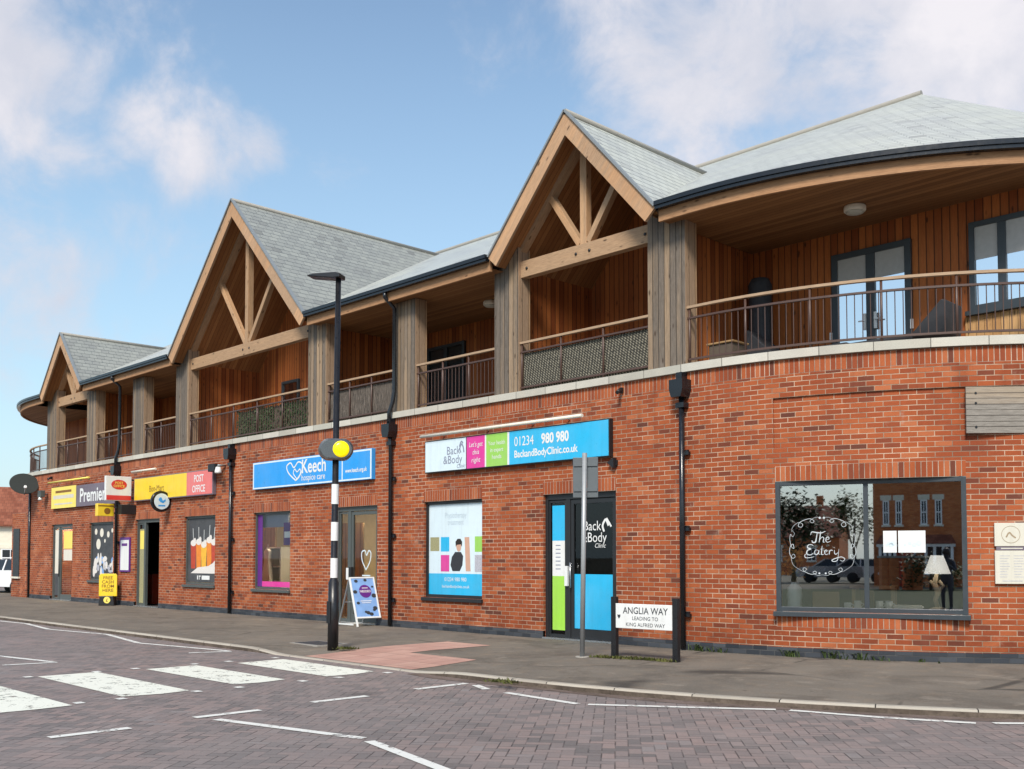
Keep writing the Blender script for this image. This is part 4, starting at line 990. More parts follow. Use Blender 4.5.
letters(pa, [('Bon-Mart', -28.75, 3.36, .26, dict(sx=.95))], 'text_brown'); letters(pb2, [('POST', -25.72, 3.50, .27, dict(align='CENTER', sx=.85, bold=.004)), ('OFFICE', -25.72, 3.22, .27, dict(align='CENTER', sx=.85, bold=.004))], 'white')
pr = wall_sign('shop_sign', -36.4, -31.1, 3.12, 3.82, 'x', 'purple grey shop sign with big white lettering and a yellow panel at its left end', 'sign', edge='purple_grey')
py = panel(pr, 'yellow_panel', -36.38, -34.2, 3.12, 3.84, 'yellow_pale', Y - .001)
c = MB(); c.rect(-36.2, -34.4, 3.44, 3.56, Y - .004); c.rect(-36.1, -34.5, 3.24, 3.29, Y - .004); c.build('pale_lines', 'cream', py); c = MB(); c.rect(-36.0, -34.6, 3.64, 3.72, Y - .004); c.build('brown_line', 'text_brown', py)
letters(pr, [('Premier', -33.9, 3.27, .62, dict(sx=1.02, bold=.014))], 'white')
# projecting signs (faces look along the street)
def proj(name, x, y0, y1, z0, z1, mat, label, cat, t=.12, edge=None):
    r = thing(name, (x, (y0 + y1) / 2, (z0 + z1) / 2), label, cat)
    c = MB(); c.box(x - t / 2, x + t / 2, y0, y1, z0, z1); pnl = c.build('sign_box', mat, r, bevel=.01)
    c = MB(); c.tube([(x, y1 - .02, z1 - .1), (x, -.002, z1 - .1)], .022, 6); c.tube([(x, y1 - .02, z0 + .1), (x, -.002, z0 + .1)], .022, 6); c.build('bracket', 'black_metal', r)
    return r, pnl
def sideframe(x): return ((x, 0, 0), (0, 1, 0), (-1, 0, 0), (0, 0, 1))
r, pn_ = proj('projecting_sign', -29.95, -.90, -.13, 3.13, 3.86, 'white', 'white projecting box sign with red oval and red lower band', 'sign')
c = MB(); c.at(*sideframe(-29.888)); c.rect(-.885, -.145, 3.15, 3.29, -.004); c.build('red_band', 'red_sign', pn_)
c = MB(); c.at(*sideframe(-29.888)); c.disc(-.51, 3.61, .235, -.004, 24, 0, .145); ov = c.build('oval', 'red_sign', pn_)
c = MB(); c.at(*sideframe(-29.888)); c.text('POST', -.51, 3.625, .105, -.008, 0, 'CENTER', 1, 0, .001); c.text('OFFICE', -.51, 3.53, .105, -.008, 0, 'CENTER', 1, 0, .001); c.build('lettering', 'yellow_pale', ov)
r, pn_ = proj('projecting_sign', -30.3, -1.0, -.52, 2.68, 3.05, 'yellow', 'small yellow projecting cash machine sign hanging below the red oval sign', 'sign', .2)
c = MB(); c.at(*sideframe(-30.198)); c.disc(-.72, 2.83, .095, -.003, 18); c.rect(-.99, -.53, 2.965, 3.0, -.003); c.build('symbol', 'text_brown', pn_)
r, pn_ = proj('wall_box', -29.95, -.46, -.004, 2.74, 3.02, 'black', 'plain black box on the wall below the red oval sign', 'box', .25)
r = thing('round_sign', (-27.6, -.12, 3.03), 'round projecting sign with black rim and pale blue face, between the yellow sign and doorway', 'sign')
c = MB(); c.at((-27.6, -.28, 3.03), (0, 1, 0), (0, 0, 1), (1, 0, 0)); c.lathe([(.285, -.05), (.30, -.03), (.30, .03), (.285, .05)], (0, 0, 0), 28); rim = c.build('rim', 'black_gloss', r)
c = MB(); c.at((-27.545, -.28, 3.03), (0, 1, 0), (-1, 0, 0), (0, 0, 1)); c.disc(0, 0, .225, 0, 28); fc = c.build('face', 'pale_blue', r)
c = MB(); c.at((-27.541, -.28, 3.03), (0, 1, 0), (-1, 0, 0), (0, 0, 1)); c.poly([(-.07, .1), (-.02, .12), (.03, .02), (.10, .06), (.09, .11), (.12, .02), (.04, -.05), (-.04, -.02), (-.1, .04)][::-1], 0); c.rect(-.10, .10, -.14, -.10, 0); c.build('symbol', 'blue_sign', fc)
c = MB(); c.tube([(-27.6, -.06, 3.03), (-27.6, -.002, 3.03)], .04, 8); c.build('bracket', 'black_metal', r)
# notice panel between window and doorway
r = thing('notice_case', (-30.5, -.02, 1.5), 'tall narrow white notice case on brick beside the open doorway', 'notice')
c = MB(); c.box(-30.85, -30.15, -.05, -.004, 1.02, 2.06); q = c.build('case', 'purple', r, bevel=.005); c = MB(); c.rect(-30.78, -30.19, 1.07, 1.98, -.053); c.build('sheet', 'white', q)
c = MB(); c.rect(-30.7, -30.3, 1.80, 1.88, -.056); c.build('heading', 'purple', q)
# floodlight, alarm, small fittings
def fitting(x, z, label, name='wall_camera'):
    r = thing(name, (x, -.06, z), label, 'camera'); c = MB(); c.box(x - .03, x + .03, -.05, -.003, z - .03, z + .06); c.build('base', 'black', r); c = MB(); c.tube([(x, -.05, z + .02), (x + .03, -.17, z - .04)], .035, 8); c.build('lens_tube', 'black', r); return r
fitting(-11.0, 4.24, 'small black wall camera under the coping right of the clinic sign'); fitting(-31.45, 4.15, 'small black wall fitting under the coping by the tall downpipe over the shop'); fitting(-36.6, 4.2, 'small black wall fitting under the coping at the far left corner')
x, y = Wp(-4.66); r = thing('wall_lamp', (x, y, 4.03), 'small black bulkhead lamp under the coping at the right edge', 'lamp'); c = MB(); c.at((x, y, 4.08), (.82, .57, 0), (-.57, .82, 0), (0, 0, 1)); c.box(-.07, .07, -.09, -.0, -.09, .09); c.build('body', 'black', r, bevel=.02); c = MB(); c.at((x, y, 4.08), (.82, .57, 0), (-.57, .82, 0), (0, 0, 1)); c.disc(0, 0, .05, -.093, 12); c.build('lens', 'post_grey', r)
r = thing('floodlight', (-24.62, -.2, 3.8), 'black floodlight with white lamp head beside the coral sign panel', 'light')
c = MB(); c.box(-24.85, -24.5, -.30, -.12, 3.70, 3.90); c.build('body', 'black', r, bevel=.01); c = MB(); c.lathe([(.06, 0), (.09, -.12), (.09, -.16), (0, -.17)], (-24.36, -.26, 3.80), 12); c.build('lamp_head', 'white', r); c = MB(); c.tube([(-24.4, -.25, 3.85), (-24.45, -.003, 3.86)], .025, 6); c.tube([(-24.6, -.2, 3.85), (-24.45, -.02, 3.86)], .025, 6); c.build('bracket', 'post_grey', r)
r = thing('alarm_box', (-11.18, -.05, 3.05), 'small dark triangular alarm on the brick right of the clinic sign', 'alarm'); c = MB(); c.prism([(-11.27, 3.05), (-11.13, 2.95), (-11.13, 3.13)], -.09, -.004); c.build('box', 'black', r); c = MB(); c.box(-11.16, -11.10, -.03, -.003, 3.0, 3.09); c.build('back_plate', 'black', r)
# satellite dish on the far left corner
r = thing('satellite_dish', (-38.4, -.45, 4.0), 'dark mesh satellite dish with a receiver arm at the far left corner', 'satellite dish')
ax = Vector((.80, -.20, .62)).normalized(); ux = ax.cross(Vector((0, 0, 1))).normalized(); uy = ux.cross(ax).normalized()
c = MB(); c.at((-38.15, -.42, 4.0), tuple(ux), tuple(uy), tuple(-ax)); prof = [(.0, .0), (.16, -.01), (.32, -.045), (.46, -.095), (.52, -.125)]
prof = [(q * .92, z * .92) for q, z in prof]; c.lathe(prof, (0, 0, 0), 28); c.lathe([(q, z + .012) for q, z in prof][::-1], (0, 0, 0), 28); c.build('reflector', 'mesh_dark', r)
c = MB(); p0 = Vector((-38.15, -.42, 4.0)); foc = p0 + ax * .45 - uy * .42; c.tube([tuple(p0 - uy * .40 - ax * .02), tuple(p0 - uy * .45 + ax * .15), tuple(foc)], .018, 6); c.tube([tuple(p0 - ax * .02), (-38.7, -.12, 3.9), (-38.75, .0, 3.85)], .025, 6); c.build('arm', 'post_grey', r)
c = MB(); c.tube([tuple(foc), tuple(foc - ax * .1 + uy * .03)], .05, 10); c.build('receiver', 'white', r)
r = thing('floodlight', (-36.9, -.15, 3.55), 'small grey floodlight with white lens beside the satellite dish', 'light'); c = MB(); c.box(-37.15, -36.85, -.3, -.15, 3.55, 3.78); c.build('body', 'frame_mid', r, bevel=.01); c = MB(); c.lathe([(.05, 0), (.09, -.1), (0, -.11)], (-37.0, -.25, 3.55), 10); c.build('lens', 'white', r); c = MB(); c.tube([(-37, -.2, 3.66), (-37, -.003, 3.66)], .03, 6); c.build('bracket', 'post_grey', r)
# timber board sign and menu panel on the curved wall
def chord(a0, a1, off=0.):
    p, q = Vector((*Wp(a0, off), 0)), Vector((*Wp(a1, off), 0)); u_ = (q - p).normalized(); return (tuple(p), tuple(u_), (-u_.y, u_.x, 0), (0, 0, 1)), (q - p).length
fr_, LL = chord(-5.57, -3.2, .06)
r = thing('board_sign', (*Wp(-4.6), 3.5), 'blank weathered timber board sign on the curved brick wall', 'sign'); c = MB(); c.at(*fr_)
for i in range(4): c.box(0, LL, -.022 - .003 * (i % 2), .004, 3.165 + i * .162, 3.165 + (i + 1) * .162 - .004)
c.build('boards', 'sign_boards', r, bevel=.003); c = MB(); c.at(*fr_)
for x_ in (.13, 1.0): 
    for z_ in (3.72, 3.58, 3.25): c.disc(x_, z_, .018, -.028, 10)
c.build('bolt', 'black_metal', r)
fr_, LL = chord(-5.23, -4.79, .02)
r = thing('menu_panel', (*Wp(-5.0), 1.5), 'cream menu panel with a dark band across it, screwed to brick right of the window', 'menu board'); c = MB(); c.at(*fr_); c.box(0, LL, -.03, -.006, 1.09, 1.545); lo = c.build('lower_panel', 'cream', r, bevel=.003); c = MB(); c.at(*fr_); c.box(0, LL, -.03, -.006, 1.605, 1.925); up_ = c.build('upper_panel', 'cream', r, bevel=.003); c = MB(); c.at(*fr_); c.box(.02, LL - .0, -.026, -.005, 1.55, 1.60); bn = c.build('band', 'purple_grey', r)
c = MB(); c.at(*fr_)
for i in range(9):
    for x0 in (.06, .24): c.rect(x0, x0 + random.uniform(.09, .14), 1.47 - i * .036, 1.477 - i * .036, -.0315)
c.rect(.09, .35, 1.125, 1.135, -.0315); c.build('menu_lines', 'photo_grey', lo)
c = MB(); c.at(*fr_); c.stroke([(.21 + .12 * math.cos(t), 1.765 + .115 * math.sin(t)) for t in [i * .5236 for i in range(13)]], .006, -.0315); c.stroke([(.15, 1.73), (.19, 1.79), (.23, 1.75), (.27, 1.72)], .02, -.0315); c.build('emblem', 'tan_stone', up_)
c = MB(); c.at(*fr_); c.rect(.08, .36, 1.568, 1.582, -.028); c.build('lettering', 'cream', bn)

# ------------------------------------------------------------------ window posters and shop contents
r = thing('window_poster', (-15.37, .09, 1.6), 'large white and bright blue clinic poster filling the shop window', 'poster')
X0, X1, ZA, ZB = -16.19, -14.55, .71, 2.52; yy = .094
def prt(r_, name, x0, x1, z0, z1, m, y): c = MB(); c.rect(x0, x1, z0, z1, y); return c.build(name, m, r_)
bk = prt(r, 'sheet', X0, X1, ZA, ZB, 'pale_blue', yy); prt(r, 'blue_footer', X0, X1, ZA, 1.13, 'cyan_sign', yy - .001)
for (a, b_, z0, z1, m, nm) in ((X0 + .04, X0 + .32, 1.58, 1.86, 'photo_olive', 'photo'), (X0 + .37, X0 + .63, 1.57, 1.86, 'cyan_sign', 'tile'), (X0 + .37, X0 + .63, 1.17, 1.50, 'pink_sign', 'tile'), (X1 - .25, X1 - .0, 1.56, 1.86, 'green_sign', 'tile'), (X1 - .25, X1, 1.17, 1.50, 'photo_grey', 'photo'), (X0 + .68, X1 - .3, 1.17, 1.87, 'pale_blue', 'portrait')):
    k = prt(r, nm, a, b_, z0, z1, m, yy - .001)
    if nm == 'portrait':
        xm_ = (a + b_) / 2 - .08
        c = MB(); c.poly([(xm_ - .20, 1.18), (xm_ + .02, 1.18), (xm_ + .10, 1.30), (xm_ + .12, 1.48), (xm_ + .05, 1.56), (xm_ - .12, 1.56), (xm_ - .22, 1.46), (xm_ - .26, 1.30)], yy - .002); c.build('shirt', 'charcoal', k)
        c = MB(); c.disc(xm_ - .01, 1.67, .075, yy - .0025, 16, 0, .105); c.poly([(xm_ + .2, 1.18), (xm_ + .34, 1.18), (xm_ + .3, 1.85), (xm_ + .16, 1.85)], yy - .002); c.build('figure_skin', 'skin', k)
        c = MB(); c.poly([(xm_ - .10, 1.66), (xm_ - .07, 1.70), (xm_ + .05, 1.71), (xm_ + .08, 1.66), (xm_ + .09, 1.76), (xm_ + .04, 1.82), (xm_ - .05, 1.82), (xm_ - .11, 1.76)], yy - .003); c.build('figure_hair', 'hair', k)
letters(bk, [('Physiotherapy', -15.37, 2.24, .16, dict(align='CENTER', sx=.72)), ('treatment', -15.37, 2.10, .16, dict(align='CENTER', sx=.75))], 'text_soft', yy - .003); letters(bk, [('01234 980 980', -15.37, .98, .11, CE), ('backandbodyclinic.co.uk', -15.37, .85, .085, CE)], 'white', yy - .003)
r = thing('door_vinyl', (-12.6, .09, 1.3), 'narrow blue, white and green vinyl strip on the clinic side light', 'poster'); x0, x1 = -12.72, -12.40
prt(r, 'blue_strip', x0, x1, 1.75, 2.38, 'cyan_sign', .098); q = prt(r, 'white_strip', x0, x1, 1.12, 1.75, 'white', .098); prt(r, 'green_strip', x0, x1, .16, 1.12, 'lime_sign', .098); c = MB()
for i in range(7): c.rect(-12.64, -12.52, 1.24 + i * .07, 1.255 + i * .07, .095)
c.build('writing', 'text_grey', q)
r = thing('door_vinyl', (-11.75, .09, 1.0), 'bright blue vinyl with white clinic lettering on the main door leaf', 'poster'); q = prt(r, 'blue_sheet', -12.20, -11.30, .21, 1.16, 'cyan_sign', .098)
letters(r, [('Back', -11.98, 1.92, .24, dict(sx=.9)), ('&Body', -12.02, 1.72, .24, dict(sx=.9)), ('Clinic', -11.72, 1.62, .11, dict(shear=.3))], 'white', .096)
c = MB(); c.stroke([(-11.50, 1.90), (-11.53, 2.0), (-11.46, 2.1), (-11.40, 2.0)], .04, .096); c.stroke([(-11.44, 2.12), (-11.38, 2.04), (-11.34, 1.98)], .035, .0955); c.build('emblem', 'white', r)
# charity shop display
def shelf():
    r = thing('display_shelf', (-23.35, .9, 0), 'pale wooden display shelf unit inside the charity shop window', 'shelf'); c = MB(); c.box(-23.55, -23.50, .7, 1.2, 0, 1.72); c.box(-22.90, -22.85, .7, 1.2, 0, 1.72); 
    for z in (.3, .82, 1.2, 1.68): c.box(-23.50, -22.90, .71, 1.19, z, z + .04)
    c.build('frame', 'cream', r); c = MB(); c.box(-23.49, -22.91, 1.19, 1.2, .0, 1.7); c.build('back_panel', 'ochre_wood', r); return r
shelf()
r = thing('wooden_screen', (-24.35, 1.1, 0), 'tall wooden panel standing inside the charity shop window', 'panel'); c = MB(); c.box(-24.75, -23.80, 1.1, 1.16, 0, 2.45); c.build('board', 'wood_panel', r); c = MB(); c.box(-24.65, -23.95, 1.0, 1.2, 0, .05); c.build('foot', 'ochre_wood', r)
r = thing('hanging_dress', (-23.30, .7, 1.6), 'cream dress on a hanger behind the charity shop window', 'dress'); c = MB(); c.prism([(-23.57, .75), (-23.10, .75), (-23.21, 1.35), (-23.19, 1.62), (-23.31, 1.68), (-23.43, 1.62), (-23.43, 1.35)], .55, .66); c.build('fabric', 'fabric_white', r, bevel=.02); c = MB(); c.stroke([(-23.47, 1.62), (-23.31, 1.72), (-23.15, 1.62)], .02, .6); c.tube([(-23.31, .6, 1.7), (-23.31, .6, 1.8)], .008, 6); c.build('hanger', 'steel', r)
r = thing('shop_poster', (-21.55, .5, 2.1), 'small purple poster with white band in the charity shop window', 'poster'); prt(r, 'sheet', -21.78, -21.38, 1.75, 2.30, 'purple', .12); prt(r, 'white_band', -21.74, -21.42, 1.93, 2.08, 'white', .117)
r = thing('window_blind', (-22.45, .2, 2.4), 'rolled grey blue blind at the top of the charity shop window', 'blind'); c = MB(); c.box(-23.25, -21.70, .2, .23, 2.2, 2.5); c.build('fabric', 'text_grey', r); c = MB(); c.tube([(-23.30, .25, 2.52), (-21.68, .25, 2.52)], .04, 8); c.build('roller', 'purple_grey', r)
r = thing('window_vinyl', (-22.93, .05, 1.6), 'purple vinyl border down the left side of the charity shop window', 'poster'); prt(r, 'strip', -22.94, -22.72, .73, 2.52, 'purple', .097); prt(r, 'base_strip', -22.72, -21.34, .73, .86, 'pink_sign', .097)
r = thing('heart_sticker', (-18.35, .09, 1.5), 'white heart outline sticker on the charity shop door glass', 'sticker'); c = MB(); c.stroke([(-18.36, 1.18), (-18.50, 1.38), (-18.52, 1.56), (-18.40, 1.60), (-18.34, 1.50), (-18.26, 1.60), (-18.18, 1.54), (-18.22, 1.36), (-18.36, 1.18)], .028, .096); c.build('outline', 'pale_blue', r); c = MB(); c.rect(-18.5, -18.2, 1.04, 1.07, .096); c.build('caption', 'pale_blue', r)
r = thing('wooden_screen', (-20.55, 1.4, 0), 'tan wooden screen just inside the charity shop door', 'panel'); c = MB(); c.box(-21.25, -20.30, 1.4, 1.45, 0, 2.3); c.build('board', 'wood_panel', r); c = MB(); c.box(-21.15, -20.45, 1.3, 1.55, 0, .05); c.build('foot', 'ochre_wood', r)
# drinks poster in the post office window
r = thing('window_poster', (-25.85, .09, 1.6), 'dark poster of orange and red iced drinks with straws in a shop window', 'poster'); yy = .094
bk = prt(r, 'sheet', -26.66, -25.04, .78, 2.52, 'dark_grey', yy)
for i, (xc_, m, h0, h1) in enumerate(((-26.36, 'red_drink', 1.15, 1.85), (-26.05, 'orange', 1.1, 1.88), (-25.76, 'amber', 1.1, 1.80), (-25.46, 'orange', 1.2, 1.92), (-25.20, 'red_drink', 1.3, 1.86))):
    c = MB(); c.poly([(xc_ - .12, h0), (xc_ + .12, h0), (xc_ + .16, h1), (xc_ - .16, h1)], yy - .001 - i * .0004); k = c.build('drink', m, r)
    c = MB(); c.disc(xc_, h1, .16, yy - .0032 - i * .0004, 12, 0, .09); c.disc(xc_ + .08, h1 + .07, .07, yy - .0034 - i * .0004, 9); c.build('froth', 'froth', k); c = MB(); c.stroke([(xc_, h1 + .08), (xc_ - .03 + .02 * i, h1 + .40)], .022, yy - .0036); c.build('straw', 'white', k)
c = MB(); c.poly([(-26.5, 1.02), (-25.06, 1.02), (-25.06, 1.42), (-25.25, 1.30), (-25.5, 1.22), (-26.1, 1.18)], yy - .004); c.build('ice', 'froth', r); c = MB(); c.rect(-25.86, -25.42, .85, .96, yy - .004); c.rect(-26.12, -26.06, .85, .96, yy - .004); c.rect(-26.02, -25.92, .93, .96, yy - .004); c.rect(-26.0, -25.97, .85, .93, yy - .004); c.build('caption', 'white', r)
r = thing('window_poster', (-32.4, .09, 1.6), 'dark shop window poster with white discs and pale shapes', 'poster'); bk = prt(r, 'sheet', -33.24, -31.52, .80, 2.50, 'dark_grey', yy)
c = MB()
for x, z, q in ((-33.0, 2.28, .10), (-32.55, 2.24, .14), (-32.05, 2.18, .10), (-32.8, 1.88, .17), (-31.75, 2.3, .07), (-32.3, 1.98, .06)): c.disc(x, z, q, yy - .001 - q * .002, 16)
c.build('discs', 'white_warm', bk)
random.seed(8); 
for nm, mt, n_ in (('pale_shapes', 'froth', 16), ('pink_shapes', 'photo_grey', 12), ('small_print', 'aqua', 7)):
    c = MB()
    for i in range(n_):
        x = random.uniform(-33.15, -31.6); z = random.uniform(.88, 1.62 - .25 * abs(x + 32.2)); a, b_ = random.uniform(.05, .16), random.uniform(.04, .2); c.disc(x, z, a, yy - .0012 - .0001 * i - (.002 if mt == 'froth' else .0), 11, 0, b_)
    c.build(nm, mt, bk)
r = thing('window_poster', (-36.25, .09, 1.6), 'white strip poster on the glazed door below the yellow sign', 'poster'); prt(r, 'sheet', -36.48, -36.12, .9, 2.4, 'white_warm', .097); prt(r, 'dark_base', -36.48, -36.12, .15, .9, 'dark_grey', .0972)
r = thing('window_poster', (-35.3, .09, 1.9), 'yellow poster on the upper glass of the far left glazed door', 'poster'); prt(r, 'sheet', -35.72, -34.88, 1.75, 2.34, 'yellow_pale', .097); prt(r, 'pale_sheet', -35.72, -34.88, 1.35, 1.72, 'white_warm', .097)
r = thing('window_poster', (-29.6, .09, 1.3), 'narrow olive yellow strip on the side light of the open dark doorway', 'poster'); prt(r, 'sheet', -29.76, -29.46, .1, 2.3, 'photo_olive', .099); prt(r, 'pale_sheet', -29.74, -29.48, 1.7, 2.25, 'yellow_pale', .098)
r = thing('doormat_stand', (-30.80, .9, 0), 'red display bin standing inside the dark shop doorway', 'bin'); c = MB(); c.box(-31.20, -30.40, .8, 1.3, .02, .95); c.build('body', 'red_drink', r, bevel=.02); c = MB(); c.box(-31.25, -30.35, .75, 1.35, .95, 1.0); c.build('rim', 'black', r)
# ---------- café window contents (local frame of the flat window)
def cm(): return MB().at(*EM)
def cthing(name, x, y, z, label, cat): p = E0 + EU * x + EN * y; return thing(name, (p.x, p.y, z), label, cat)
r = cthing('vase', .22, .2, .70, 'white ribbed jar vase with dried orange flowers in the left of the café window', 'vase')
def at_(x, y, z): p = E0 + EU * x + EN * y; return (p.x, p.y, z)
c = MB(); c.lathe([(.085, .70), (.11, .72), (.105, .82), (.112, .9), (.10, 1.0), (.06, 1.05), (.062, 1.08)], at_(.23, .22, 0), 18); c.build('jar', 'vase_white', r)
c = MB(); ctr = Vector(at_(.23, .22, 1.1)); random.seed(3)
for i in range(26):
    tp_ = ctr + Vector((random.gauss(0, .09), random.gauss(0, .07), random.uniform(.1, .5))); c.tube([tuple(ctr + Vector((0, 0, -.05))), tuple(ctr.lerp(tp_, .6) + Vector((0, 0, .04))), tuple(tp_)], .004, 4)
c.build('stems', 'leaf_dry', r); c = MB()
for i in range(70):
    tp_ = ctr + Vector((random.gauss(0, .10), random.gauss(0, .07), random.uniform(.05, .52))); a = random.random() * 6; s_ = random.uniform(.015, .035); v1 = Vector((math.cos(a), math.sin(a), random.uniform(-.5, .5))) * s_; v2 = Vector((-math.sin(a), random.uniform(-.5, .5), math.cos(a))) * s_
    c.face([tuple(tp_ - v1 - v2), tuple(tp_ + v1 - v2), tuple(tp_ + v1 + v2), tuple(tp_ - v1 + v2)])
c.build('flowers', 'flower', r)
r = cthing('table_lamp', 2.22, .2, .70, 'table lamp with white cone shade and carved pale stem in the café window', 'lamp')
c = MB(); c.lathe([(.18, 1.22), (.085, 1.48)], at_(2.2, .25, 0), 22); c.lathe([(.085, 1.475), (.175, 1.22)], at_(2.2, .25, 0), 22); c.build('lamp_shade', 'shade_white', r); c = MB()
c.tube([at_(2.2, .25, .74), at_(2.17, .25, .85), at_(2.21, .25, .97), at_(2.16, .25, 1.08), at_(2.2, .25, 1.24)], [.035, .03, .045, .04, .02], 8); c.tube([at_(2.2, .25, .95), at_(2.28, .25, 1.05), at_(2.22, .25, 1.12)], .025, 7); c.tube([at_(2.18, .25, 1.02), at_(2.10, .25, 1.12)], .022, 7); c.lathe([(.11, .70), (.11, .73), (.05, .75)], at_(2.2, .25, 0), 14); c.build('stem', 'tan_stone', r)
sill = MB(); sill.at(*EM); sill.box(.07, EL - .07, .06, .42, .64, .698); sill.build('window_shelf', 'ochre_wood', bld)
r = cthing('cafe_table', 1.3, 1.2, 0, 'pale wooden café table seen behind the window mullion', 'table'); c = cm(); c.box(.95, 1.6, .9, 1.6, .98, 1.02); c.build('top', 'ochre_wood', r)
for x in (.98, 1.54):
    for y in (.93, 1.54): c = cm(); c.box(x, x + .05, y, y + .05, .02, .975); c.build('leg', 'ochre_wood', r)
for i, x in enumerate((.98, 1.12, 1.42, 1.55)):
    r = cthing('mug', x, .25, .70, ['small rounded white pot left of the café window mullion', 'white mug just left of the café window mullion', 'white mug just right of the café window mullion', 'white beaker right of the mug beyond the café window mullion'][i], 'mug', ) ; r['group'] = 'white crockery on the café window shelf'
    c = MB(); hh = .12 if i else .09; c.lathe([(.04, .70), (.05, .71), (.052, .70 + hh), (.046, .70 + hh), (.042, .72)], at_(x, .27, 0), 16); c.build('cup', 'white', r); c = MB(); p = Vector(at_(x, .27, .70 + hh / 2)); c.tube([tuple(p + EU * .05 + Vector((0, 0, .03))), tuple(p + EU * .085 + Vector((0, 0, .01))), tuple(p + EU * .05 + Vector((0, 0, -.03)))], .007, 6); c.build('handle', 'white', r)
r = cthing('folded_napkin', 1.75, .25, .70, 'white folded cloth lying on the café window shelf', 'cloth'); c = cm(); c.prism([(1.62, .72), (2.0, .715), (2.02, .745), (1.98, .765), (1.64, .77), (1.6, .75)], .15, .35); c.build('fold', 'fabric_white', r, bevel=.008); c = cm(); c.box(1.63, 2.0, .14, .36, .699, .714); c.build('under_fold', 'fabric_white', r)
for i, (x0, x1, lb) in enumerate(((1.50, 1.68, 'small square white notice taped in the right café pane'), (1.70, 2.06, 'wide white notice with faint pastel print in the right café pane'))):
    r = cthing('notice', (x0 + x1) / 2, .01, 1.8, lb, 'notice'); c = cm(); c.rect(x0, x1, 1.52, 1.83, .019); q = c.build('sheet', 'white', r); c = cm()
    for k in range(4): c.disc(x0 + (x1 - x0) * (.25 + .17 * k), 1.63 + .025 * (k % 2), .02 + .006 * k, .016, 9)
    c.build('print', 'pale_blue', q)
def chair(x, y, rot, label):
    p = at_(x, y, 0); r = thing('cafe_chair', p, label, 'chair', 'dark café chairs behind the left pane'); r.rotation_euler = (0, 0, rot); z0 = (0, 0, 0)
    c = MB(); c.box(-.2, .2, -.2, .2, .43, .47); c.build('seat', 'ochre_wood', r, org=z0, bevel=.01); c = MB(); c.box(-.2, .2, .17, .2, .62, .92); c.build('backrest', 'ochre_wood', r, org=z0, bevel=.01)
    for a, b_, h in ((-.18, -.18, .43), (.18, -.18, .43), (-.18, .185, .9), (.18, .185, .9)): c = MB(); c.box(a - .018, a + .018, b_ - .018, b_ + .018, .015, h); c.build('leg', 'ochre_wood', r, org=z0)
chair(.6, .9, .5, 'brown café chair behind the flower vase'); chair(.95, 1.9, -.4, 'brown café chair further back behind the painted window lettering')
# painted lettering and scrolls on the left pane
r = cthing('window_lettering', .66, .02, 1.7, 'white painted café lettering inside a curly scroll wreath on the left pane', 'lettering'); yy = .018
c = cm(); ox, oz, S = .66, 1.62, 1.
KX, KZ = .95, .95
def st(pts, w_=.012, t=True): c.stroke([(ox + x * KX, oz + z * KZ) for x, z in pts], w_ * (.72 if w_ > .0095 else .62), yy, 0, t)
# "The"
st([(-.17, .17), (-.15, .215), (-.08, .205), (-.01, .20), (.05, .225)], .018); st([(-.07, .205), (-.085, .12), (-.10, .06), (-.14, .055), (-.15, .085)], .020)
st([(-.02, .225), (-.03, .14), (-.045, .055)], .016); st([(-.04, .09), (.0, .135), (.025, .115), (.015, .06), (.04, .06)], .014)
st([(.055, .09), (.10, .105), (.095, .135), (.065, .125), (.055, .08), (.08, .055), (.13, .075)], .014)
# "Eatery"
st([(-.13, .0), (-.16, .02), (-.21, .01), (-.215, -.03), (-.17, -.045), (-.22, -.07), (-.23, -.12), (-.18, -.14), (-.13, -.11)], .018)
st([(-.055, -.07), (-.10, -.065), (-.115, -.11), (-.085, -.135), (-.055, -.10), (-.05, -.07), (-.055, -.12), (-.03, -.13)], .014)
st([(.0, .0), (-.01, -.08), (-.01, -.13), (.02, -.13)], .015); st([(-.03, -.05), (.03, -.045)], .012)
st([(.035, -.10), (.07, -.085), (.065, -.065), (.04, -.075), (.035, -.115), (.06, -.135), (.085, -.12)], .013)
st([(.10, -.065), (.105, -.10), (.10, -.135)], .013); st([(.105, -.09), (.13, -.065), (.155, -.075)], .013)
st([(.18, -.065), (.18, -.11), (.20, -.13), (.235, -.10)], .013); st([(.245, -.05), (.235, -.14), (.22, -.22), (.17, -.24), (.14, -.22), (.2, -.19), (.28, -.17), (.33, -.20), (.30, -.235), (.26, -.22)], .013)
st([(-.23, -.12), (-.26, -.14), (-.25, -.18), (-.18, -.18), (-.12, -.165)], .012)
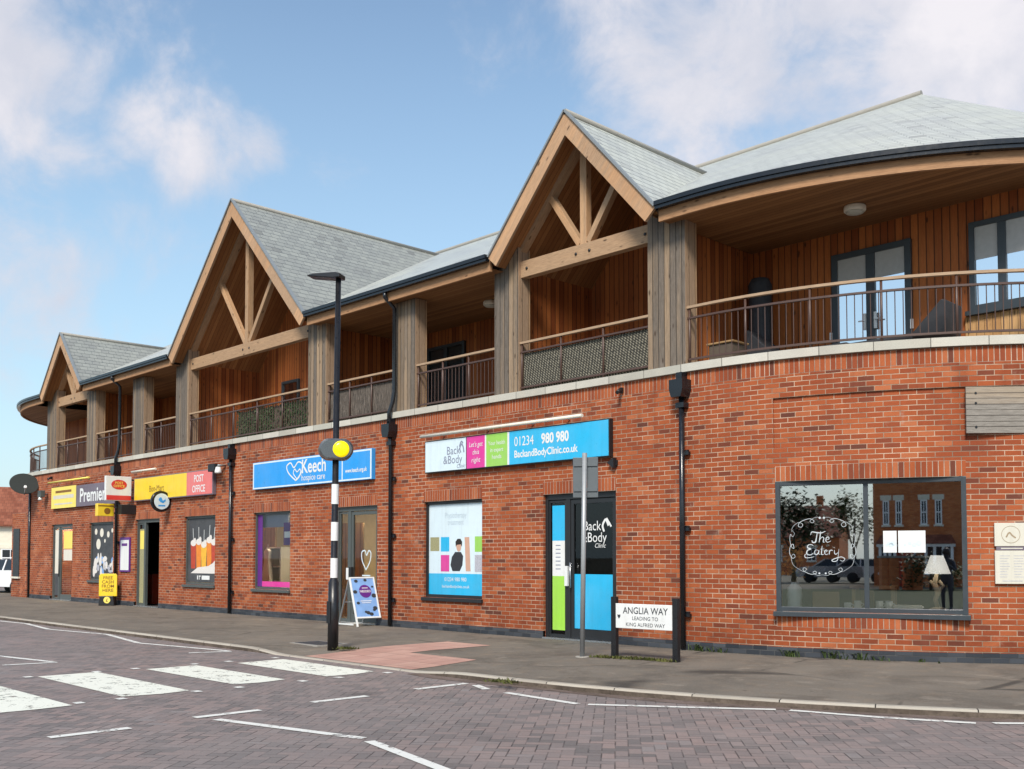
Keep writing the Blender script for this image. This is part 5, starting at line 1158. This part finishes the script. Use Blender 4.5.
# wreath of scrolls
KX, KZ = 1.12, 1.22; oz -= .01
for sg in (-1, 1):
    st([(sg * .0, .34), (sg * .08, .35), (sg * .15, .31), (sg * .12, .285), (sg * .10, .31), (sg * .16, .335), (sg * .27, .30), (sg * .30, .25), (sg * .26, .235), (sg * .245, .27), (sg * .30, .29), (sg * .37, .24), (sg * .385, .18)], .009)
    st([(sg * .385, .20), (sg * .35, .16), (sg * .375, .12), (sg * .40, .15), (sg * .41, .08), (sg * .39, .0), (sg * .36, -.02), (sg * .37, .03), (sg * .405, .0), (sg * .415, -.08), (sg * .38, -.14), (sg * .345, -.12), (sg * .365, -.09), (sg * .395, -.13), (sg * .37, -.22), (sg * .30, -.27)], .009)
    st([(sg * .31, -.265), (sg * .24, -.30), (sg * .20, -.27), (sg * .235, -.255), (sg * .24, -.29), (sg * .15, -.33), (sg * .08, -.32), (sg * .09, -.295), (sg * .12, -.31), (sg * .06, -.345), (0, -.335)], .009)
    c.disc(ox + sg * .03, oz + .42, .016, yy, 8); c.disc(ox + sg * .045, oz - .39, .014, yy, 8)
c.build('script', 'etched', r)

# ------------------------------------------------------------------ balcony things
def panel_screen(a0, a1, mat, label, cat):
    r = thing('privacy_screen', ((a0 + a1) / 2, .15, 5), label, cat); c = MB(); c.box(a0, a1, .150, .175, HZ + .15, 5.26); c.build('screen', mat, r)
panel_screen(-19.85, -17.42, 'reed_screen', 'brown reed screen behind the railing next to the tall downpipe', 'screen'); panel_screen(-13.5, -10.52, 'woven_screen', 'woven grey green screen behind the railing under the right gable', 'screen')
r = thing('privacy_screen', (-22, .17, 5), 'leafy artificial hedge screen behind the railing under the middle gable', 'screen'); c = MB(); c.box(-24.15, -20.75, .19, .22, HZ + .15, 5.22); c.build('backing', 'bark', r); c = MB(); random.seed(5)
for i in range(2200):
    x = random.uniform(-24.15, -20.75); z = random.uniform(HZ + .14, 5.26)
    if -22.35 < x < -21.9 and random.random() < .7: continue
    s_ = random.uniform(.03, .065); a = random.random() * 6.3; p = Vector((x, random.uniform(.15, .19), z)); v1 = Vector((math.cos(a), random.uniform(-.6, .2), math.sin(a))) * s_; v2 = Vector((-math.sin(a), random.uniform(-.4, .4), math.cos(a))) * s_ * .5
    c.face([tuple(p), tuple(p + v1 * .5 + v2), tuple(p + v1), tuple(p + v1 * .5 - v2)])
c.build('leaves', 'hedge_leaf', r)
def lounger(x, y, rot, label):
    z = HZ + .062; r = thing('sun_lounger', (x, y, z), label, 'lounger', 'dark loungers on the curved balcony'); r.rotation_euler = (0, 0, rot); z0 = (0, 0, 0)
    c = MB(); c.box(-.3, 1.0, -.3, .3, .28, .36); c.build('seat', 'charcoal', r, org=z0, bevel=.03); c = MB(); c.prism([(-.78, .30), (-.22, .30), (-.72, .80), (-.80, .78)], -.3, .3); c.build('backrest', 'charcoal', r, org=z0, bevel=.02)
    for a in (-.22, .92):
        for b_ in (-.26, .26): c = MB(); c.box(a - .02, a + .02, b_ - .02, b_ + .02, .0, .29); c.build('leg', 'black_metal', r, org=z0)
lounger(-8.75, 1.75, R_(4), 'dark lounger by the left end of the curved balcony below the covered parasol')
lounger(-7.05, 1.95, R_(181), 'dark lounger with raised back right of the white framed balcony doors')
r = thing('folded_parasol', (-9.75, 1.9, HZ + .06), 'tall dark covered parasol standing in the corner of the curved balcony', 'parasol'); c = MB(); c.lathe([(.14, .15), (.21, .5), (.19, 1.2), (.20, 1.68), (.15, 1.78), (.0, 1.82)], (-9.55, 1.95, HZ + .06), 12); c.build('cover', 'charcoal', r); c = MB(); c.lathe([(.25, .0), (.25, .06), (.05, .1), (.03, .3)], (-9.55, 1.95, HZ + .06), 16); c.build('base', 'black', r)
r = thing('storage_crate', (-9.25, .5, HZ + .06), 'brown storage crate behind the left end of the curved railing', 'crate'); c = MB(); c.box(-9.5, -9.05, .35, .75, HZ + .07, HZ + .45)
c.build('box', 'bark', r, bevel=.02); c = MB(); c.box(-9.53, -9.02, .32, .78, HZ + .45, HZ + .48); c.build('lid', 'ochre_wood', r, bevel=.01)
# ------------------------------------------------------------------ weeds and moss
def weed(x, y, z, n_, h, label, seed):
    random.seed(seed); r = thing('weed_clump', (x, y, z), label, 'weed', 'weeds growing at the foot of the wall'); c = MB()
    for i in range(n_):
        a = random.random() * 6.3; d = Vector((math.cos(a), math.sin(a) * .5 - .2, 0)); b0 = Vector((random.gauss(0, .10), -abs(random.gauss(0, .02)), 0)); hh = h * random.uniform(.4, 1); wv = Vector((-d.y, d.x, 0)) * random.uniform(.008, .018); m1 = b0 + d * hh * .35 + Vector((0, 0, hh * .7)); t1 = b0 + d * hh * .8 + Vector((0, 0, hh * .8))
        c.face([tuple(b0 - wv), tuple(b0 + wv), tuple(m1 + wv), tuple(m1 - wv)]); c.face([tuple(m1 - wv), tuple(m1 + wv), tuple(t1)])
    c.build('blades', 'leaf', r, org=(0, 0, 0))
for i, (a, n_, h, lb) in enumerate(((-9.45, 26, .16, 'small weed clump at the foot of the short downpipe'), (-9.1, 14, .10, 'low weed clump right of the short downpipe'), (-7.95, 30, .14, 'weed clump under the left end of the café window'), (-7.35, 26, .17, 'tallest weed clump under the left café pane'), (-7.0, 20, .15, 'weed clump below the café window mullion'), (-6.75, 16, .11, 'low weed clump just right of the mullion below the café window'), (-6.2, 10, .07, 'tiny weed tuft below the café table lamp'))):
    x, y = Wp(a, .03); weed(x, y, 0, n_, h, lb, 20 + i)
def moss(name, pts, n_, label, seed):
    random.seed(seed); c = MB()
    for i in range(n_):
        k = random.random() * (len(pts) - 1); j = int(k); p = Vector(pts[j]).lerp(Vector(pts[j + 1]), k - j); x, y = p.x + random.gauss(0, .06), p.y + random.gauss(0, .05); s_ = random.uniform(.015, .05); a = random.random() * 6.3; hgt = random.uniform(.005, .05)
        c.face([(x, y, .003), (x + s_ * math.cos(a), y + s_ * math.sin(a), hgt), (x + s_ * math.cos(a + .7), y + s_ * math.sin(a + .7), .004)])
    o = c.build(name, 'moss'); tag(o, label, 'moss', None, 'stuff')
moss('moss_patch', [(-9.95, -1.95), (-9.6, -1.85), (-9.2, -1.72), (-8.75, -1.7)], 700, 'mossy growth along the pavement under the street name sign', 1)
moss('moss_patch', [(-13.62, -3.80), (-13.45, -3.75)], 160, 'mossy tuft at the foot of the striped crossing pole', 2)
moss('moss_patch', [(-8.85, -5.0), (-8.5, -4.95)], 140, 'mossy debris in the road against the kerb', 3)

# ------------------------------------------------------------------ houses, cars and planting around
def house(loc, rot, w_, d_, ez, rz, wins, label, wall='brick_far', door_x=None, bays=(), cat='house', hip=False, name='brick_house'):
    r = thing(name, loc, label, cat); r.rotation_euler = (0, 0, rot); z0 = (0, 0, 0)
    c = MB(); c.box(0, w_, 0, d_, -.1, ez)
    c.face([(0, 0, ez), (0, d_, ez), (0, d_ / 2, rz - .1)][::-1]); c.face([(w_, 0, ez), (w_, d_, ez), (w_, d_ / 2, rz - .1)]); c.build('wall', wall, r, org=z0)
    c = MB(); e = .3; k = (rz - ez) / (d_ / 2)
    for sg in (0, 1):
        y0, y1 = (-e, d_ / 2) if not sg else (d_ + e, d_ / 2); za = ez - e * k
        q = [(-.2, y0, za), (w_ + .2, y0, za), (w_ + .2, y1, rz), (-.2, y1, rz)]; c.face(q if not sg else q[::-1], [(a[0], abs(a[1] - y0)) for a in (q if not sg else q[::-1])])
        q2 = [(a, b_, z - .12) for a, b_, z in q]; c.face(q2[::-1] if not sg else q2); c.face([q2[0], q2[1], q[1], q[0]])
    rf = c.build('roof', 'far_tiles', r, org=z0); c = MB(); c.box(w_ * .15, w_ * .15 + .6, d_ / 2 - .3, d_ / 2 + .3, rz - .5, rz + .9); c.build('chimney', wall, rf, org=z0)
    for x0, x1, za, zb_ in wins:
        c = MB(); f = .07
        c.box(x0, x1, -.03, .02, za, za + f); c.box(x0, x1, -.03, .02, zb_ - f, zb_); c.box(x0, x0 + f, -.03, .02, za + f, zb_ - f); c.box(x1 - f, x1, -.03, .02, za + f, zb_ - f); c.box((x0 + f), (x1 - f), -.028, .02, (za + zb_) / 2 - .035, (za + zb_) / 2 + .035); c.box((x0 + x1) / 2 - .02, (x0 + x1) / 2 + .02, -.025, .02, za + f, zb_ - f)
        wn = c.build('window', 'upvc', r, org=z0); c = MB(); c.rect(x0 + f, x1 - f, za + f, zb_ - f, -.012); c.build('pane', 'car_glass', wn, org=z0); c = MB(); c.box(x0 - .12, x1 + .12, -.05, .01, zb_ + .002, zb_ + .28); c.build('lintel', 'render_cream', wn, org=z0); c = MB(); c.box(x0 - .08, x1 + .08, -.08, .01, za - .1, za - .002); c.build('sill', 'render_cream', wn, org=z0)
    for x0, x1 in bays:
        c = MB(); c.prism([(0, 0)] if False else [(x0, -.05), (x1, -.05), (x1, .6), (x0, .6)], -.7, -.001); b_ = c.build('bay', wall, r, org=z0); c = MB(); c.box(x0 - .05, x1 + .05, -.75, -.002, .6, .7); c.box(x0 - .1, x1 + .1, -.8, -.002, 2.1, 2.25)
        n_ = 3
        for k_ in range(n_ + 1): xx = x0 + (x1 - x0 - .14) * k_ / n_; c.box(xx, xx + .14, -.72, -.58, .7, 2.1)
        c.build('bay_frame', 'upvc', b_, org=z0); c = MB(); c.box(x0 + .05, x1 - .05, -.66, -.02, .7, 2.1); c.build('bay_glass', 'car_glass', b_, org=z0); c = MB(); c.face([(x0 - .15, -.9, 2.26), (x1 + .15, -.9, 2.26), (x1 - .1, -.01, 2.75), (x0 + .1, -.01, 2.75)]); c.build('bay_roof', 'far_tiles', b_, org=z0)
    if door_x is not None:
        c = MB(); c.box(door_x, door_x + .95, -.04, .03, 0, 2.1); dr = c.build('door', 'red_drink', r, org=z0); c = MB(); c.box(door_x - .12, door_x - .001, -.05, .03, 0, 2.25); c.box(door_x + .951, door_x + 1.07, -.05, .03, 0, 2.25); c.box(door_x - .12, door_x + 1.07, -.05, .03, 2.251, 2.4); c.build('frame', 'white', dr, org=z0); c = MB(); c.tube([(door_x + .85, -.04, 1.0), (door_x + .85, -.08, 1.0)], .03, 8); c.build('handle', 'steel', dr, org=z0)
    return r
def mirror(x, y, D):   # a place seen reflected in the café window, D metres along the line of sight
    return None
# the terrace across the road (its front faces the café window)
HN = -EN; rotH = math.atan2(EU.y, EU.x)
MH = Matrix.Rotation(rotH + math.pi, 4, 'Z')
def opposite(px_u, dist): return (E0 + EU * px_u + EN * (-dist))
cam0 = Vector((0, -13.247, 0)); cu = (cam0 - E0).dot(EU); cd = -(cam0 - E0).dot(EN)
def refl_u(u, D): return cu + (u - cu) * (D + cd) / cd      # where the line of sight through window point u lands, D metres out from the window
D1 = 44.
ul, ur = refl_u(1.37, D1), refl_u(2.75, D1)
hw = 11.0
p = E0 + EU * (ul + hw) - EN * D1
S_ = (D1 + cd) / cd
def hz_(x): return ul + hw - x
def wx(u0, u1): a, b_ = refl_u(u0, D1), refl_u(u1, D1); return (hz_(b_), hz_(a))
def wz(z): return 1.45 + (z - 1.45) * S_
wins = [(*wx(a, b_), wz(1.93), wz(2.28)) for a, b_ in ((1.50, 1.585), (1.67, 1.755), (2.0, 2.09), (2.19, 2.28))]
house((p.x, p.y, ROADZ), rotH + math.pi, hw, 8, 6.6, 10.2, wins, 'red brick house across the road with white windows, reflected in the right café pane', door_x=wx(1.78, 1.9)[0], bays=[wx(1.45, 1.68), wx(2.05, 2.42)])
D2 = 80.; ul2 = refl_u(.9, D2); p = E0 + EU * ul2 - EN * D2
house((p.x, p.y, ROADZ), rotH + math.pi, 12., 8, 3.6, 6.4, [(2, 2.8, 1.2, 2.4), (5, 5.8, 1.2, 2.4), (8.5, 9.3, 1.2, 2.4)], 'distant brick bungalow reflected behind the café window lettering', door_x=6.6)
# garden wall piers and hedge in front of the opposite house
D3 = 36.
for i, u in enumerate((1.52, 1.62, 1.83, 1.93)):
    q = E0 + EU * refl_u(u, D3) - EN * D3; r = thing('brick_pier', (q.x, q.y, ROADZ), ['brick garden pier in front of the opposite house, nearest its outer bay', 'brick garden pier second from the outer bay of the opposite house', 'brick garden pier left of the opposite front door path', 'brick garden pier nearest the hedge of the opposite house'][i], 'pier', 'garden piers of the opposite house'); c = MB(); c.box(-.22, .22, -.22, .22, 0, 1.5); c.build('shaft', 'brick_far', r, org=(0, 0, 0)); c = MB(); c.box(-.28, .28, -.28, .28, 1.5, 1.6); c.build('cap', 'concrete', r, org=(0, 0, 0))
def leafy(name, c_, rx, ry, rz_, n_, label, cat, seed, trunk=None, mat='leaf', s0=.10):
    random.seed(seed); r = thing(name, (c_[0], c_[1], 0), label, cat); m = MB()
    cl_ = [(random.uniform(-.7, .7), random.uniform(-.7, .7), random.uniform(-.6, .7)) for _ in range(9)]
    for i in range(n_):
        k = random.choice(cl_); v = Vector((k[0] * rx + random.gauss(0, .26) * rx, k[1] * ry + random.gauss(0, .26) * ry, k[2] * rz_ + random.gauss(0, .26) * rz_ + c_[2])); a = random.random() * 6.3; s_ = s0 * random.uniform(.6, 1.5); v1 = Vector((math.cos(a), math.sin(a), random.uniform(-.6, .6))) * s_; v2 = Vector((-math.sin(a), math.cos(a), random.uniform(-.8, .8))) * s_ * .6
        if v.z < .02: v.z = .05
        m.face([tuple(v), tuple(v + v1 * .5 + v2), tuple(v + v1), tuple(v + v1 * .5 - v2)])
    m.build('crown', mat, r, org=(0, 0, 0))
    m = MB()
    if trunk: m.tube([(0, 0, -.1), (.05, .02, trunk * .6), (0, 0, trunk), (.1, .05, c_[2])], [.18, .13, .10, .05], 8); m.tube([(0, 0, trunk * .8), (rx * .5, .1, c_[2])], [.07, .03], 6); m.tube([(0, 0, trunk * .9), (-rx * .45, -.2, c_[2] + .2)], [.07, .03], 6)
    else: m.tube([(0, 0, -.1), (0, 0, c_[2])], [.08, .04], 6)
    m.build('trunk', 'bark', r, org=(0, 0, 0)); return r
q = E0 + EU * refl_u(2.12, D3) - EN * D3; leafy('hedge_bush', (q.x, q.y, .8), 1.3, .7, .8, 900, 'green garden bush in front of the opposite house', 'bush', 11, mat='hedge_leaf')
q = E0 + EU * refl_u(2.40, D3) - EN * D3; leafy('hedge_bush', (q.x, q.y, .6), .9, .6, .6, 600, 'yellowish garden bush near the end of the opposite hedge', 'bush', 12, mat='leaf_dry')
q = E0 + EU * refl_u(1.1, 60) - EN * 60; leafy('street_tree', (q.x, q.y, 4.2), 1.6, 1.6, 1.9, 1500, 'bushy street tree across the road, left of the opposite house', 'tree', 13, trunk=2.2, s0=.16)

q = E0 + EU * refl_u(.25, 52) - EN * 52; leafy('street_tree', (q.x, q.y, 3.6), 2.4, 1.8, 2.2, 2200, 'broad dark tree across the road, added to darken the left café pane', 'tree', 14, trunk=1.8, mat='hedge_leaf', s0=.2)  # added tree, darkens the sky reflected in the left pane
def car(loc, rot, mat, label, hatch=True):
    r = thing('parked_car', loc, label, 'car', 'parked cars'); r.rotation_euler = (0, 0, rot); z0 = (0, 0, 0)
    prof = [(-2.05, .35), (-2.1, .62), (-2.0, .86), (-1.75, .93), (-.95, 1.0), (1.55, 1.0), (1.9, .92), (2.0, .6), (1.95, .32)]
    c = MB(); st_ = [(-.86, .94), (-.80, 1.), (.80, 1.), (.86, .94)]
    for (y0, s0), (y1, s1) in zip(st_, st_[1:]):
        for (xa, za), (xb_, zb_) in zip(prof, prof[1:]): c.face([(xa * s0, y0, za), (xa * s1, y1, za), (xb_ * s1, y1, zb_), (xb_ * s0, y0, zb_)], smooth=True)
    for y, s_ in ((-.86, .94), (.86, .94)): q_ = [(x * s_, y, z) for x, z in prof]; c.face(q_ if y > 0 else q_[::-1])
    c.face([(-2.05, -.8, .33), (-2.05, .8, .33), (1.95, .8, .33), (1.95, -.8, .33)][::-1])
    roof = [(-.35, 1.44), (.9, 1.46), (1.3, 1.4)]
    c.face([(-.35, -.58, 1.43), (1.2, -.58, 1.43), (1.2, .58, 1.43), (-.35, .58, 1.43)]); c.build('body', mat, r, org=z0, merge=True)
    c = MB(); b0 = [(-1.05, -.76), (1.65, -.76), (1.65, .76), (-1.05, .76)]; t0 = [(-.35, -.585), (1.2, -.585), (1.2, .585), (-.35, .585)]
    for i in range(4): j = (i + 1) % 4; c.face([(*b0[i], .98), (*b0[j], .98), (*t0[j], 1.425), (*t0[i], 1.425)])
    c.build('window_glass', 'car_glass', r, org=z0)
    c = MB()
    for i in range(4): c.beam((*b0[i], .98), (*t0[i], 1.43), .07, .07)
    for y in (-.68, .68): c.beam((.35, y * 1.12, .98), (.35, y * .86, 1.43), .07, .05)
    c.build('pillar', mat, r, org=z0)
    for x in (-1.3, 1.25):
        for y in (-.86, .86):
            c = MB(); c.at((x, y, .31), (1, 0, 0), (0, 0, 1), (0, -1, 0)); c.lathe([(.2, -.1), (.31, -.09), (.32, 0), (.31, .04), (.2, .05)], (0, 0, 0), 18); wl = c.build('wheel', 'rubber', r, org=z0); c = MB(); c.at((x, y, .31), (1, 0, 0), (0, 0, 1), (0, -1, 0)); c.lathe([(.0, .04), (.2, .045)][::-1], (0, 0, 0), 14); c.lathe([(0, -.095), (.2, -.095)], (0, 0, 0), 14); c.build('rim', 'steel', wl, org=z0)
    for y in (-.6, .6):
        c = MB(); c.box(-2.08, -1.98, y - .16, y + .16, .62, .76); c.build('headlight', 'white', r, org=z0); c = MB(); c.box(1.92, 1.99, y - .14, y + .14, .66, .84); c.build('tail_light', 'lamp_red', r, org=z0)
    c = MB(); c.box(-2.11, -2.06, -.26, .26, .42, .53); c.build('number_plate', 'white', r, org=z0)
    return r
car((-45.2, 1.6, ROADZ), R_(20), 'car_white', 'white hatchback parked beyond the left end of the building'); car((-56.5, 5.2, ROADZ), R_(75), 'car_silver', 'silver hatchback parked further back beside the distant red roofed house'); 
car((-63, 7.0, ROADZ), R_(75), 'car_blue', 'dark blue hatchback at the far left behind the silver one')
q = E0 + EU * refl_u(.80, 50) - EN * 50; car((q.x, q.y, ROADZ), rotH, 'car_silver', 'silver hatchback across the road, reflected below the café lettering'); q = E0 + EU * refl_u(1.12, 50) - EN * 50; car((q.x, q.y, ROADZ), rotH, 'car_white', 'white hatchback across the road left of the opposite house')
mb = MB(); mb.face([(x, y, ROADZ + .03) for x, y in ((-47, -1.), (-42, 0.2), (-50, 8), (-58, 4))]); 
d = Vector((-.985, .172, 0)); 
house((-74, 4.5, ROADZ), R_(68), 9, 7, 3.9, 6.4, [(1, 2.1, .9, 2.1), (5.5, 6.6, .9, 2.1), (3.3, 4.1, 2.7, 3.6)], 'low red roofed house in the distance at the left edge', wall='render_cream', door_x=3.4)
house((-92, 24, ROADZ), R_(80), 14, 9, 4.2, 7.2, [(2, 3.2, 1, 2.2), (7, 8.2, 1, 2.2), (11, 12.2, 1, 2.2)], 'farther red roofed brick terrace behind the parked cars at left', door_x=5)

# the photographer, seen only as a reflection in the café window
def person(loc, yaw, label):
    V = {'pelvis': (0, 0, .93), 'waist': (0, 0, 1.08), 'chest': (0, .02, 1.30), 'neck0': (0, .0, 1.45), 'neck': (0, .01, 1.52), 'head': (0, .03, 1.62), 'top': (0, .02, 1.73)}
    Rr = {'pelvis': .15, 'waist': .135, 'chest': .155, 'neck0': .09, 'neck': .055, 'head': .092, 'top': .07}
    E_ = [('pelvis', 'waist'), ('waist', 'chest'), ('chest', 'neck0'), ('neck0', 'neck'), ('neck', 'head'), ('head', 'top')]
    for sg, t in ((-1, 'l'), (1, 'r')):
        for n_, c_, r_ in (('sh', (sg * .18, .0, 1.40), .065), ('el', (sg * .30, .10, 1.16), .045), ('wr', (sg * .13, .27, 1.33), .032), ('ha', (sg * .08, .31, 1.38), .03), ('hip', (sg * .10, 0, .86), .095), ('kn', (sg * .11, .02, .48), .062), ('an', (sg * .11, -.01, .09), .045), ('toe', (sg * .12, .17, .04), .038)): V[n_ + t] = c_; Rr[n_ + t] = r_
        E_ += [('neck0', 'sh' + t), ('sh' + t, 'el' + t), ('el' + t, 'wr' + t), ('wr' + t, 'ha' + t), ('pelvis', 'hip' + t), ('hip' + t, 'kn' + t), ('kn' + t, 'an' + t), ('an' + t, 'toe' + t)]
    ks = list(V); me = bpy.data.meshes.new('person'); me.from_pydata([V[k] for k in ks], [(ks.index(a), ks.index(b_)) for a, b_ in E_], [])
    o = bpy.data.objects.new('person', me); COL.objects.link(o); o.location = loc; o.rotation_euler = (0, 0, yaw)
    sk = o.modifiers.new('skin', 'SKIN'); sk.use_smooth_shade = True
    for i, k in enumerate(ks): me.skin_vertices[0].data[i].radius = (Rr[k], Rr[k])
    me.skin_vertices[0].data[0].use_root = True
    o.modifiers.new('sub', 'SUBSURF').levels = 1; me.materials.append(M_['charcoal'])
    h_ = MB(); h_.lathe([(.085, 1.60), (.112, 1.66), (.10, 1.74), (.05, 1.79), (0, 1.80)], (0, .01, 0), 14); h_.build('hair', 'hair', o, org=(0, 0, 0))
    return tag(o, label, 'person')
person((-.12, -13.85, ROADZ), R_(45.9), 'person in dark clothes holding up a camera, seen reflected behind the café table lamp')
for o in bpy.data.objects:
    if 'org' in o: del o['org']
